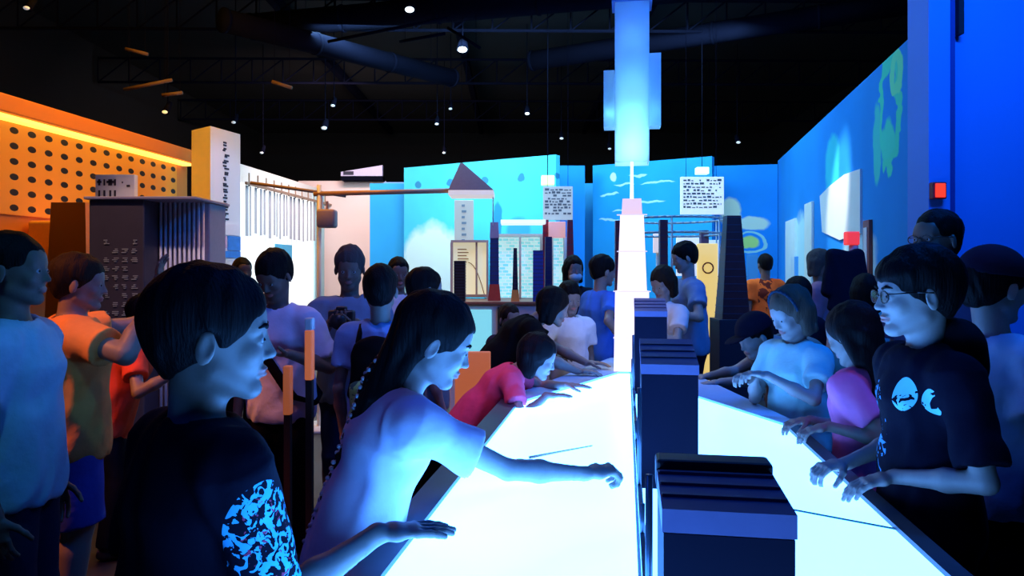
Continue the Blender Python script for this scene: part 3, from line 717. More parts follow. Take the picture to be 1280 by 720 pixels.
for (px, py, Y, r, e, l) in spots:
    p = W(px, py, Y); warm = 'yellow' in l
    t = empty('ceiling_spotlight', p, l, 'spotlight', 'ceiling spotlights')
    MB().tube((0, .02, .0), (0, .12, .13), r*1.25, r*.9, 16).build('housing', duct, t, True)
    MB().tube((0, .07, .1), (0, .07, max(.2, 5.2-p.z)), .007, n=6).build('bracket', duct, t)
    MB().sphere((0, 0, 0), (r, r*.8, r*.6), 14).build('lens', mat('lens_%.2f%d' % (e, warm), (.9, .9, .9), .3, emit=(1, .75, .3) if warm else (.75, .9, 1), estr=e), t, True)

# ------------------------------------------------------------------ left side: orange wall
def holes_mat():
    m, nt, b = newmat('orange_perforated'); N, L = nt.nodes, nt.links; b.inputs['Roughness'].default_value = .6
    tc = N.new('ShaderNodeTexCoord'); sp = N.new('ShaderNodeSeparateXYZ'); L.new(tc.outputs['Object'], sp.inputs[0])
    def M(op, a, b_=None, c=None):
        n = N.new('ShaderNodeMath'); n.operation = op
        for i, x in enumerate((a, b_, c)):
            if x is None: continue
            if isinstance(x, (int, float)): n.inputs[i].default_value = x
            else: L.new(x, n.inputs[i])
        return n.outputs[0]
    dy, dz = .19, .125
    fy = M('SUBTRACT', M('FRACT', M('DIVIDE', sp.outputs['X'], dy)), .5); fz = M('SUBTRACT', M('FRACT', M('DIVIDE', sp.outputs['Z'], dz)), .5)
    r = M('SQRT', M('ADD', M('POWER', M('MULTIPLY', fy, dy/.046), 2), M('POWER', M('MULTIPLY', fz, dz/.027), 2)))
    lt = M('LESS_THAN', r, 1.0)
    mx = N.new('ShaderNodeMix'); mx.data_type = 'RGBA'; mx.inputs[6].default_value = (.90, .42, .02, 1); mx.inputs[7].default_value = (.006, .001, .001, 1)
    L.new(lt, mx.inputs[0]); L.new(mx.outputs[2], b.inputs['Base Color']); return m
OP0, OP1 = Vector((-4.15, 4.6)), Vector((-3.78, 8.42)); oa = math.atan2((OP1-OP0).y, (OP1-OP0).x); ol = (OP1-OP0).length
t = empty('orange_perforated_wall', (OP0.x, OP0.y, 0), 'orange wall panel pierced by rows of dark oval holes under a lit cornice', 'wall panel', None, oa)
MB().box((0, 0, 1.88), (ol-.25, .08, 2.62)).build('perforated_panel', holes_mat(), t)
orange = mat('orange_paint', (.78, .26, .02), .6, var=.08, bscale=2)
MB().box((0, -.14, 2.66), (ol, .10, 2.80), .01).build('cornice', orange, t)
MB().box((0, .02, .0), (ol, .10, 2.66)).build('backing', orange, t)
MB().box((.02, -.10, 2.622), (ol-.12, .0, 2.655), .004).build('cove_light', mat('cove_glow', (1, .8, .3), .5, emit=(1, .55, .08), estr=2.2), t)
MB().box((0, .0, .0), (.90, .03, 1.85)).build('dark_sheet', mat('sheet_dark', (.02, .012, .01), .8, var=.1), t)  # flat dark sheet on the wall face
MB().box((1.35, -.34, 1.25), (1.95, -.02, 1.84), .02).build('bright_niche', mat('niche_amber', (.95, .45, .06), .6, var=.1), t)
bx = W(97, 290, 5.6); 
o = MB().frustum((0, 0), (.20, .18), (.13, .12), 0, 1.95).build('orange_pedestal', orange); o.location = (bx.x, 5.6, 0); tag(o, 'tapering orange pedestal left of the dark text kiosk', 'pedestal')
# lettered pillar
white_p = mat('pillar_white', (.80, .82, .86), .6, var=.04, bscale=2)
PIL = [(-3.10, 7.40), (-2.97, 7.87), (-3.27, 8.10), (-3.40, 7.64)]
t = empty('lettered_pillar', (-3.1, 7.4, 0), 'white pillar with a vertical line of dark lettering and small pictures', 'pillar')
MB().prism([(x+3.1, y-7.4) for x, y in PIL], 0, [2.91, 2.91, 2.91, 2.91]).build('shaft', white_p, t)
d = (Vector(PIL[1])-Vector(PIL[0])); dn = d.normalized(); nn = Vector((dn.y, -dn.x))
def on_pil(u0, u1, z0, z1, m, name, th=.012, k=None):
    mb = MB(); a = dn*(u0*d.length)+nn*th; b = dn*(u1*d.length)+nn*th; c = dn*(u1*d.length); e = dn*(u0*d.length)
    mb.prism([(a.x, a.y), (b.x, b.y), (c.x, c.y), (e.x, e.y)], z0, z1); return mb.build(name, m, t)
ink = mat('ink_dark', (.02, .02, .05), .7, var=.1)
random.seed(4)
mb = MB()
for i in range(15):   # vertical lettering
    z = 2.78-i*.062; w = random.uniform(.10, .20); u = .50
    for k in range(2):
        a = dn*((u-w/2+random.uniform(-.03, .03))*d.length)+nn*.006; b = a+dn*(random.uniform(.06, .16)*d.length); zz = z-k*.022-random.uniform(0, .008)
        mb.prism([(a.x, a.y), (b.x, b.y), (b.x-nn.x*.006, b.y-nn.y*.006), (a.x-nn.x*.006, a.y-nn.y*.006)], zz-.012, zz+.006)
mb.build('lettering', ink, t)
on_pil(.05, .95, 1.80, 1.92, mat('poster_white', (.85, .82, .86), .6, var=.05), 'caption_sheet')
on_pil(.55, .98, 1.64, 1.79, mat('poster_blue', (.05, .25, .75), .6, var=.3, bscale=20), 'blue_picture')
on_pil(.03, .50, 1.66, 1.79, mat('poster_pink', (.75, .45, .70), .6, var=.35, bscale=25), 'pink_picture')
on_pil(.03, .98, 1.56, 1.63, mat('poster_blue', (0, 0, 0)), 'blue_strip')
on_pil(.05, .95, 1.20, 1.54, mat('poster_map', (.80, .80, .88), .6, var=.5, bscale=22), 'map_sheet')
# kiosk with sign
kz = 1.925; ky = 5.0
KX0, KX1, KX2 = W(111, 0, ky).x, W(180, 0, ky).x, W(243, 0, ky).x
t = empty('text_kiosk', ((KX0+KX2)/2, ky, 0), 'dark kiosk with columns of small lettering and a white slatted side', 'kiosk')
cx = (KX0+KX2)/2
MB().box((KX0-cx, .0, 0), (KX1-cx, .55, kz), .01).build('dark_board', mat('kiosk_board', (.10, .075, .09), .5, var=.2, bscale=6), t)
mb = MB()
random.seed(9)
for c in range(4):
    for r_ in range(11):
        if random.random() < .12: continue
        x = KX0-cx+.115+c*.066; z = kz-.28-r_*.062
        for k in range(3): mb.box((x+random.uniform(-.018, .005), -.006, z-k*.012-.005), (x+random.uniform(.012, .03), .0, z-k*.012+.001))
mb.build('lettering', mat('kiosk_letters', (.60, .58, .50), .6, var=.2), t)
MB().box((KX1-cx, .25, 0), (KX2-cx, .55, kz), .01).build('side_case', mat('case_mauve', (.50, .42, .50), .6, var=.1), t)
mb = MB(); x = KX1-cx+.02
while x < KX2-cx-.01: MB().tube((x, .2, 0), (x, .2, kz), .010, n=8).build('white_rod', mat('rod_white', (.85, .85, .92), .3, var=.1), t, True); x += .034
mb.bm.free()
MB().box((KX0-cx-.02, -.03, kz), (KX2-cx+.02, .58, kz+.02), .005).build('top_plate', mat('case_mauve', (0, 0, 0)), t)
SX0, SX1 = W(119, 0, 5.2), W(168, 0, 5.2); sz0, sz1 = kz+.02, W(0, 218, 5.2).z
t2 = empty('table_sign', ((SX0.x+SX1.x)/2, 5.2, sz0), 'small white sign with two rows of black characters on top of the kiosk', 'sign')
hw = (SX1.x-SX0.x)/2; hh = sz1-sz0
MB().box((-hw, 0, 0), (hw, .05, hh), .004).build('board', mat('sign_white', (.80, .88, .95), .5, var=.04), t2)
mb = MB()
gl = [('|', -.85), ('i', -.62), ('|', -.40), ('8', -.12), ('o', .02)]
for row, z in ((0, hh*.68), (1, hh*.24)):
    for k, xx in enumerate((-.78, -.52, -.22, .02, .40)):
        if row == 1 and k > 3: continue
        x = xx*hw; w = (.014, .010, .026, .012, .008)[k] if row == 0 else .012; hz = .045 if k < 4 else .012
        mb.box((x-w/2, -.006, z-hz/2), (x+w/2, 0, z+hz/2))
        if row == 0 and k in (0, 2): mb.box((x-w, -.006, z-hz*.1), (x+w, 0, z+hz*.25))
mb.box((.62*hw, -.006, hh*.50), (.78*hw, 0, hh*.58))
mb.build('characters', mat('ink_dark', (0, 0, 0)), t2)

# ------------------------------------------------------------------ striped bright showcase, pink wall
SC0, SC1 = Vector((-4.05, 10.6)), Vector((-3.75, 14.2)); sa = math.atan2((SC1-SC0).y, (SC1-SC0).x); sl_ = (SC1-SC0).length
t = empty('striped_showcase', (SC0.x, SC0.y, 0), 'long backlit showcase with hanging white strips along the left wall', 'showcase', None, sa)
MB().box((0, 0, 0), (sl_, .1, 3.0)).build('back_panel', mat('case_white', (.80, .82, .78), .6, var=.06), t)
MB().box((.05, -.02, .5), (sl_-.4, -.005, 2.72)).build('light_panel', mat('case_glow', (.9, .95, .95), .5, emit=(.95, 1.0, .93), estr=.62), t)
mb = MB(); random.seed(2); x = .08
while x < sl_-.4:
    w = random.uniform(.03, .09); mb.box((x, -.10, 2.0-random.uniform(0, .08)), (x+w, -.09, 2.68)); x += w+random.uniform(.05, .16)
mb.build('hanging_strips', mat('strip_cloth', (.50, .50, .55), .8, var=.1), t)
MB().box((0, -.16, 2.68), (sl_+.3, -.12, 2.72)).build('rail', mat('rail_brown', (.30, .20, .14), .5, var=.1), t)
mb = MB(); x = .1
while x < sl_: MB().tube((x, -.14, 2.66), (x, -.14, 2.86), .012, n=6).build('rail_hook', mat('rail_brown', (0, 0, 0)), t); x += .3
MB().box((1.3, -.04, 1.45), (2.0, -.022, 1.85)).build('blue_map', mat('map_blue', (.10, .50, .75), .6, var=.2), t)
MB().box((sl_-.5, -.05, 0), (sl_, -.0, 2.9)).build('teal_edge', mat('teal_soft', (.45, .75, .78), .6, var=.1), t)
pinkw = mat('pink_wall', (.92, .72, .66), .7, var=.05, bscale=1)
p0, p1 = W(398, 0, 14.3), W(482, 0, 14.3)
struct(MB().box((p0.x-.4, 14.3, 0), (p1.x, 14.4, 3.18)).build('wall_pink', pinkw))
q0, q1 = W(480, 0, 13), W(507, 0, 13)
struct(MB().box((q0.x, 13, 0), (q1.x, 13.2, 3.0)).build('wall_blue_column', mat('column_blue', (.12, .30, .75), .7, var=.1)))
l0, l1 = W(426, 0, 14), W(478, 0, 14)
t = empty('fascia_board', ((l0.x+l1.x)/2, 14, 0), 'lavender fascia board with a dark sketch above the pink wall', 'board'); hw = (l1.x-l0.x)/2
o = MB(); o.prism([(-hw, 0), (hw, 0), (hw, .1), (-hw, .1)], 3.24, [3.32, 3.45, 3.45, 3.32]); o.build('board', mat('lavender', (.55, .52, .75), .6, var=.1), t)
MB().box((-hw+.05, -.01, 3.26), (-hw+.25, 0, 3.33)).build('sketch', ink, t)
MB().box((-hw, .02, 3.16), (hw, .30, 3.245)).build('mounting', duct, t)

# ------------------------------------------------------------------ boom with hood and weight
by = 6.5; b0, b1 = W(418, 248, by), W(572, 238, by); steel = mat('boom_copper', (.55, .32, .22), .45, .2, var=.1); pale = mat('post_white', (.75, .75, .75), .5, var=.05)
pp = W(399, 0, by)
t = empty('display_boom', (pp.x, by, 0), 'slim white post carrying a long copper boom over the visitors', 'boom')
MB().tube((0, 0, 0), (0, 0, 2.20), .020, n=10).tube((0, 0, 0), (0, 0, .03), .22, n=24).build('post', pale, t, True)
MB().tube((-.05, 0, b0.z+.04), (b1.x-pp.x, 0, b1.z), .022, n=10).build('arm', steel, t, True)
MB().tube((-.62, .0, 2.22), (.24, .0, 2.10), .015, n=8).build('cross_bar', mat('rail_brown', (0, 0, 0)), t, True)
MB().box((.015, -.012, 1.98), (.03, .012, 2.14)).build('hanger', pale, t)
wb = W(409, 273, by)
t = empty('hanging_weight', (wb.x, by, wb.z), 'rounded grey-brown box hanging below the left end of the boom', 'weight')
MB().box((-.082, -.07, -.085), (.082, .07, .08), .022).build('box', mat('weight_taupe', (.42, .30, .30), .6, var=.08), t, True)
MB().tube((0, 0, .07), (0, 0, .155), .012, n=8).build('hook', steel, t)
ha, hb = W(577, 204, by), W(590, 240, by)
t = empty('pyramid_hood', (hb.x, by, hb.z), 'grey pyramid hood with bright white underside on the boom end', 'hood')
MB().frustum((0, 0), (.20, .17), (.012, .012), 0, ha.z-hb.z, off=(ha.x-hb.x, 0)).build('hood', mat('hood_grey', (.30, .25, .32), .6, var=.1), t)
MB().box((-.20, -.17, -.045), (.20, .17, 0), .008).build('rim', mat('rim_white', (.8, .75, .75), .5, emit=(1, .9, .88), estr=.55), t)
MB().tube((ha.x-hb.x, 0, ha.z-hb.z-.02), (ha.x-hb.x, 0, 5.19-hb.z), .002, n=6).build('suspension_wire', duct, t)
MB().tube((.19, 0, -.04), (.19, 0, -.30), .006, n=6).build('drop_wire', pale, t)

# ------------------------------------------------------------------ far exhibit island with skyscraper models
iy = 7.2; zt = EYE-42/F*iy
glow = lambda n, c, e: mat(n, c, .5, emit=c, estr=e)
ix0, ix1 = W(562, 0, iy), W(722, 0, iy)
t = empty('model_island', (0, iy, 0), 'pale waist-high island carrying the dark skyscraper models behind the crowd', 'plinth')
MB().box((ix0.x, 0, 0), (ix1.x, .7, zt-.03), .01).build('body', mat('island_pink', (.78, .62, .62), .6, var=.08), t)
MB().box((ix0.x-.03, -.03, zt-.03), (ix1.x+.03, .73, zt), .005).build('top', mat('island_top', (.30, .12, .08), .4, var=.2), t)
MB().box((ix0.x+.12, -.02, .2), (ix0.x+.42, 0, zt-.08), .004).build('cyan_screen', glow('island_screen', (.25, .80, .85), .7), t)
MB().box((ix0.x+.48, -.03, .1), (ix0.x+.56, 0, zt-.05), .004).build('dark_post', mat('post_dark', (.02, .02, .04), .5, var=.1), t)
def model(px0, px1, ty, by_, Y, colr, label, top=.8, cap=None, foot=None, name='skyscraper_model'):
    a, b = W(px0, by_, Y), W(px1, by_, Y); z1 = W(0, ty, Y).z; h = (b.x-a.x)/2; z0 = min(a.z, zt if Y < 8.2 and px1 < 730 else a.z)
    t = empty(name, ((a.x+b.x)/2, Y, z0), label, 'model', 'skyscraper models')
    H_ = z1-z0; m = mat('tower_%02d%02d%02d' % tuple(int(c*99) for c in colr), colr, .35, var=.25, bscale=12)
    MB().frustum((0, 0), (h, h), (h*top, h*top), 0, H_*(.80 if cap else 1)).build('shaft', m, t)
    mb = MB(); n = 14
    for i in range(n):
        z = H_*(.80 if cap else 1)*(i+.7)/n; k = 1-(1-top)*z/H_; mb.box((-h*k*1.03, -h*k*1.03, z), (h*k*1.03, h*k*1.03, z+.006))
    mb.build('floor_bands', mat('band_dark', (.05, .05, .10), .4, var=.1), t)
    if cap: MB().frustum((0, 0), (h*.95, h*.95), (h*.8, h*.8), H_*.8, H_).build('crown', cap, t)
    if foot: MB().frustum((0, 0), (h*1.35, h*1.2), (h*1.02, h*1.02), 0, H_*.22).build('podium', foot, t)
    if px1 > 730: MB().box((-h*1.3, -h*1.3, -z0), (h*1.3, h*1.3, 0), .004).build('plinth', mat('post_dark', (0, 0, 0)), t)
    return t
rfoot = mat('foot_red', (.45, .05, .04), .4, var=.2); mauve = mat('crown_mauve', (.30, .22, .40), .5, var=.1)
model(568, 582, 326, 377, 7.25, (.015, .012, .02), 'short black model tower at the left end of the island', 1)
model(612, 624, 278, 377, 7.45, (.02, .04, .22), 'tall navy model tower with mauve crown and red podium', .85, mauve, rfoot)
model(640, 648, 310, 377, 7.25, (.015, .015, .05), 'thin pointed black model tower in front of the cyan case', .55, None, mat('foot_orange', (.8, .3, .08), .4, var=.1))
model(666, 679, 313, 377, 7.25, (.02, .06, .45), 'flat-topped royal blue model tower on the island', .95)
model(681, 690, 296, 377, 7.4, (.02, .02, .12), 'slim navy model tower beside the red ones', .95, None, rfoot)
model(678, 686, 275, 377, 7.75, (.30, .02, .05), 'dark red slim model tower left of the pink block', .9)
model(707, 718, 275, 377, 7.5, (.22, .02, .05), 'dark red tapering model tower at the right end of the island', .6)
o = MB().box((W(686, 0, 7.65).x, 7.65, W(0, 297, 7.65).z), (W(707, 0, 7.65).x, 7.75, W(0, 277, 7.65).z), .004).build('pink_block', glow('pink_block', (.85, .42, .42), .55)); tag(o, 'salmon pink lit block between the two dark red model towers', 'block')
MB()
# glass case with cyan pictures
cx0, cx1 = W(622, 0, 8.0), W(706, 0, 8.0); cz0, cz1 = W(0, 374, 8).z, W(0, 296, 8).z
t = empty('glass_case', ((cx0.x+cx1.x)/2, 8.0, 0), 'backlit glass case of cyan city pictures behind the navy model towers', 'display case'); hw = (cx1.x-cx0.x)/2
def citymat():
    m, nt, b = newmat('city_picture'); N, L = nt.nodes, nt.links
    tc = N.new('ShaderNodeTexCoord'); br = N.new('ShaderNodeTexBrick'); br.inputs['Scale'].default_value = 7
    br.inputs['Color1'].default_value = (.20, .72, .80, 1); br.inputs['Color2'].default_value = (.55, .92, .90, 1); br.inputs['Mortar'].default_value = (.75, .95, .98, 1); br.inputs['Mortar Size'].default_value = .03
    mp = N.new('ShaderNodeMapping'); mp.inputs['Rotation'].default_value = (math.pi/2, 0, 0)
    L.new(tc.outputs['Object'], mp.inputs[0]); L.new(mp.outputs[0], br.inputs[0]); L.new(br.outputs[0], b.inputs['Base Color']); L.new(br.outputs[0], b.inputs['Emission Color']); b.inputs['Emission Strength'].default_value = .62
    return m
MB().box((-hw, .1, cz0), (hw, .13, cz1)).build('picture_panel', citymat(), t)
MB().box((-hw, -.05, 0), (hw, .14, cz0-.01)).build('base', mat('post_dark', (0, 0, 0)), t)
mb = MB()
for x in (-hw, -hw*.33, hw*.3, hw*.62, hw): mb.box((x-.012, -.05, cz0), (x+.012, .10, cz1))
mb.box((-hw, -.05, cz1), (hw, .12, cz1+.03)).box((-hw, -.05, cz0-.01), (hw, .12, cz0+.015))
mb.build('frame', pale, t)
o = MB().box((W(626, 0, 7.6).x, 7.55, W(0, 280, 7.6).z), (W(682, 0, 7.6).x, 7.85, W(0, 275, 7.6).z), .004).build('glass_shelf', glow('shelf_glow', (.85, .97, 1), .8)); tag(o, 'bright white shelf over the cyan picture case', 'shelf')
# yellowish map cabinet left
m0, m1 = W(566, 0, 7.9), W(608, 0, 7.9); z0_, z1_ = W(0, 368, 7.9).z, W(0, 303, 7.9).z
t = empty('map_cabinet', ((m0.x+m1.x)/2, 7.9, 0), 'framed cabinet with a warm ivory map left of the tall navy model tower', 'cabinet'); hw = (m1.x-m0.x)/2
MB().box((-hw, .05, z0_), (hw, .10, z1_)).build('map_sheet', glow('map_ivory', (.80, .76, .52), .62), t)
mb = MB().box((-hw-.02, -.03, z1_), (hw+.02, .1, z1_+.025)).box((-hw-.025, -.03, 0), (-hw, .1, z1_)).box((hw*.35, -.0, z0_), (hw*.35+.02, .05, z1_)).box((hw, -.03, 0), (hw+.02, .1, z1_)).box((-hw, -.03, z0_-.03), (hw, .1, z0_))
mb.build('frame', mat('frame_taupe', (.50, .38, .36), .5, var=.1), t)
mb = MB(); 
for i in range(5): mb.box((-hw+.05, .035, z1_-.08-.035*i), (-hw+.05+.10+.02*(i % 2), .05, z1_-.07-.035*i))
for i in range(7): mb.tube((-hw*.1+.03*i, .04, z1_-.22-.010*i*i), (-hw*.1+.03*(i+1), .04, z1_-.22-.010*(i+1)**2), .005, n=5)
mb.build('map_lines', mat('map_ink', (.35, .15, .08), .6, var=.1), t)
# text boards above
def textboard(px0, px1, py0, py1, Y, base, label, rows, lit, inkc=(.12, .14, .16)):
    a, b = W(px0, py1, Y), W(px1, py0, Y); t = empty('text_board', ((a.x+b.x)/2, Y, a.z), label, 'text board'); hw = (b.x-a.x)/2; H_ = b.z-a.z
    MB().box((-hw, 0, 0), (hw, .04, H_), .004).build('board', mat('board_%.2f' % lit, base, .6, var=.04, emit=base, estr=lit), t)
    mb = MB(); random.seed(int(px0))
    if rows == 1:
        for i in range(9): mb.box((-.03, -.004, H_*.88-i*.075), (.01+.02*(i % 2), 0, H_*.88+.03-i*.075))
        MB().box((-.02, .04, -a.z), (.02, .07, H_)).build('stand', pale, t)
    for r_ in range(rows if rows > 1 else 0):
        z = H_*(.93-.80*r_/rows); x = -hw*.88
        while x < hw*.85:
            w = random.uniform(.015, .05)
            if random.random() < .85: mb.box((x, -.004, z-.020), (min(x+w, hw*.88), 0, z-.020+random.uniform(.01, .026)))
            x += w+.014
    mb.build('lettering', mat('board_ink%.1f' % inkc[0], inkc, .6, var=.1), t)
    if rows == 1: return t
    MB().tube((-hw*.7, .06, H_-.02), (-hw*.7, .06, 5.18-a.z), .0025, n=5).tube((hw*.7, .06, H_-.02), (hw*.7, .06, 5.18-a.z), .0025, n=5).build('hanging_wires', duct, t)
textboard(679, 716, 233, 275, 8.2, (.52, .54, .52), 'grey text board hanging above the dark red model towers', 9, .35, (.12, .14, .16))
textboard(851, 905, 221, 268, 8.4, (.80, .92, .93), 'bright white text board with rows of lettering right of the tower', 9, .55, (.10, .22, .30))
for (px, py, w, h, Y, l) in ((685, 225, .17, .125, 9.4, 'glowing yellow-green cube above the grey text board'), (879, 213, .16, .09, 9.4, 'glowing pale green box over the white text board')):
    p = W(px, py, Y); t = empty('glow_box', p, l, 'light box')
    MB().box((-w/2, 0, -h/2), (w/2, .12, h/2), .008).build('box', glow('glow_lime%d' % px, (.80, 1.0, .45) if px < 700 else (.75, 1.0, .80), .95), t)
    MB().tube((0, .06, h/2), (0, .06, 5.18-p.z), .004, n=5).build('wire', duct, t)
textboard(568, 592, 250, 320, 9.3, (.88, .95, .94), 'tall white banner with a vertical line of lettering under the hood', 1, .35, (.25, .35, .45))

# right island: ring rails, brown towers, lit cases
ry = 7.0; zr = EYE-60/F*ry
t = empty('ring_island', (W(850, 0, ry).x, ry+.35, 0), 'round dark island with ring rails around the models right of the glowing tower', 'plinth')
MB().tube((0, 0, 0), (0, 0, zr), .55, n=40).build('body', mat('post_dark', (0, 0, 0)), t, True)
for nm, zz, r_ in (('upper_rail', W(0, 272, ry).z, .52), ('lower_rail', W(0, 291, ry).z, .52)):
    mb = MB(); n = 40
    for i in range(n):
        a, b = 2*math.pi*i/n, 2*math.pi*(i+1)/n; mb.tube((r_*math.cos(a), r_*math.sin(a), zz), (r_*math.cos(b), r_*math.sin(b), zz), .011, n=6)
    mb.build(nm, mat('rail_steel', (.40, .50, .58), .35, .3, var=.1), t, True)
mb = MB()
for i in range(6):
    a = math.pi/3*i+.3; mb.tube((.52*math.cos(a), .52*math.sin(a), zr-.02), (.52*math.cos(a), .52*math.sin(a), W(0, 272, ry).z), .009, n=6)
mb.build('rail_posts', mat('rail_steel', (0, 0, 0)), t, True)
model(768, 777, 276, 395, 6.9, (.25, .03, .05), 'dark red model tower half hidden behind the glowing tower', .8)
model(824, 834, 275, 395, 6.55, (.16, .04, .05), 'slim brown model tower just right of the glowing tower', .95, None, mat('foot_orange', (0, 0, 0)))
model(875, 885, 288, 395, 7.7, (.18, .10, .16), 'thin mauve-brown model tower behind the tall blue-shirted visitor', .95)
model(898, 932, 270, 398, 6.2, (.07, .018, .025), 'big dark brown tapering model tower right of the yellow panel', .50)
a, b = W(866, 392, 6.9), W(891, 305, 6.9)
t = empty('yellow_panel', ((a.x+b.x)/2, 6.72, 0), 'glowing yellow panel with an orange edge beside the big brown model tower', 'light panel'); hw = (b.x-a.x)/2
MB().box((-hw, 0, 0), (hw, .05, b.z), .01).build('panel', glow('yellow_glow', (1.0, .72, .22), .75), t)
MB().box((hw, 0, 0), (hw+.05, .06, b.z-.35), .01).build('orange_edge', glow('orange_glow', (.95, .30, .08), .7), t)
mb = MB()
for i in range(10):
    aa = math.pi*.2*i; mb.tube((.05*math.cos(aa), -.004, 1.45+.05*math.sin(aa)), (.05*math.cos(aa+.6), -.004, 1.45+.05*math.sin(aa+.6)), .008, n=5)
mb.build('ring_mark', mat('map_ink', (0, 0, 0)), t)
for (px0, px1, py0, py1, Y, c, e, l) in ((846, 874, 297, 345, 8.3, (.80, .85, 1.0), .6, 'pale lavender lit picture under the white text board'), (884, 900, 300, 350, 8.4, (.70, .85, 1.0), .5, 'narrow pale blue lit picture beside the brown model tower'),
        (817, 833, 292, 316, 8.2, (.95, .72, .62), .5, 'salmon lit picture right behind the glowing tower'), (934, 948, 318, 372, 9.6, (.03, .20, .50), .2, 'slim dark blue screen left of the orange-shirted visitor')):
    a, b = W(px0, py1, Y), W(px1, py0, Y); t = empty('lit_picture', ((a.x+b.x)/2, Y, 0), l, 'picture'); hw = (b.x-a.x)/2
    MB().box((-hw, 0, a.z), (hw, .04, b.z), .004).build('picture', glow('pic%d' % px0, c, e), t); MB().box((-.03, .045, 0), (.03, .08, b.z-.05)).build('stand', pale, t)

# ------------------------------------------------------------------ the light table
TZ = .82
AX = Vector((.158, 1)).normalized(); RZ = -math.atan2(.158, 1)
cl = lambda Y: .27+.158*(Y-1.473)          # centre line
outL = [(-.47, .38), (-.33, 1.473), (-.25, 2.06), (-.05, 3.40), (.68, 4.98)]
inL = [(-.40, .44), (-.26, 1.473), (-.17, 2.06), (.03, 3.34), (.64, 4.30)]
outR = [(.80, .38), (.93, 1.473), (1.145, 2.95), (1.075, 4.10), (.95, 4.98)]
inR = [(.745, .44), (.885, 1.473), (1.085, 2.88), (.90, 3.50), (.83, 4.0)]
t = empty('light_table', (.3, 2.4, 0), 'long glowing white table with dark rails that the children lean on', 'table')
ox, oy = .3, 2.4; T = lambda pts: [(x-ox, y-oy) for x, y in pts]
glowL = mat('table_glow', (.9, .95, 1), .3, emit=(.060, .29, 1.0), estr=13.5)
glowR = mat('table_glow_cyan', (.9, .95, 1), .3, emit=(.088, .34, 1.0), estr=7)
MB().prism(T(inL+[(cl(4.30)-.012, 4.30), (cl(.44)-.012, .44)]), TZ-.02, TZ).build('light_panel', glowL, t)
MB().prism(T([(cl(.44)+.012, .44)]+[(inR[0][0], inR[0][1]), inR[1], inR[2], inR[3], inR[4], (cl(4.0)+.012, 4.0)]), TZ-.02, TZ).build('light_panel', glowR, t)
rail_m = mat('table_rail', (.05, .06, .09), .45, var=.1)
def strip(o_, i_, z0, z1, m, nm):
    mb = MB()
    for k in range(len(o_)-1): mb.prism(T([o_[k], o_[k+1], i_[k+1], i_[k]]), z0, z1)
    return mb.build(nm, m, t)
strip(outL[:4], inL[:4], TZ-.03, TZ+.012, rail_m, 'left_rail'); strip(outR[:3], inR[:3], TZ-.03, TZ+.012, rail_m, 'right_rail')
MB().prism(T([outL[3], outL[4], inL[4], inL[3]]), TZ-.03, TZ+.010).prism(T([outR[2], outR[3], inR[3], inR[2]]), TZ-.03, TZ+.010).prism(T([outR[3], outR[4], inR[4], inR[3]]), TZ-.03, TZ+.010).prism(T([inL[-1], (cl(4.3), 4.3), (cl(4.98), 4.98), outL[-1]]), TZ-.03, TZ+.010).prism(T([(cl(4.0)+.02, 4.0), inR[-1], outR[-1], (cl(4.98), 4.98)]), TZ-.03, TZ+.010).build('end_ledge', mat('ledge_blue', (.45, .65, .92), .5, var=.1), t)
MB().prism(T([(-.36, .45), (-.17, 2.06), (.0, 3.38), (.70, 4.85), (.92, 4.85), (1.03, 4.05), (1.09, 2.95), (.74, .45)]), .0, TZ-.03).build('base_cabinet', mat('table_base', (.02, .022, .035), .6, var=.1), t)
a, b = Vector((.70, 1.895)), Vector((.945, 1.72)); dd = (b-a).normalized(); nn2 = Vector((-dd.y, dd.x))*.004
MB().prism(T([a-nn2, b-nn2, b+nn2, a+nn2]), TZ, TZ+.0025).build('panel_joint', mat('joint_dark', (.02, .15, .18), .5, var=.1), t)
# glass fin along the middle with slim posts
fin = MB(); a, b = Vector((cl(.5), .5)), Vector((cl(4.35), 4.35)); n3 = Vector((AX.y, -AX.x))*.005
fin.prism(T([a-n3, b-n3, b+n3, a+n3]), TZ, TZ+.035); fin.build('centre_fin', mat('fin_dark', (.03, .06, .10), .3, var=.1), t)
mb = MB()
for Y in (1.15, 1.62, 1.98, 2.5, 3.1, 3.55, 4.2): MB().tube((cl(Y)-ox, Y-oy, TZ), (cl(Y)-ox, Y-oy, TZ+(.30 if Y in (1.98, 3.55, 1.15) else .10)), .006, n=8).build('fin_post', mat('fin_steel', (.10, .14, .2), .3, .6, var=.1), t, True)
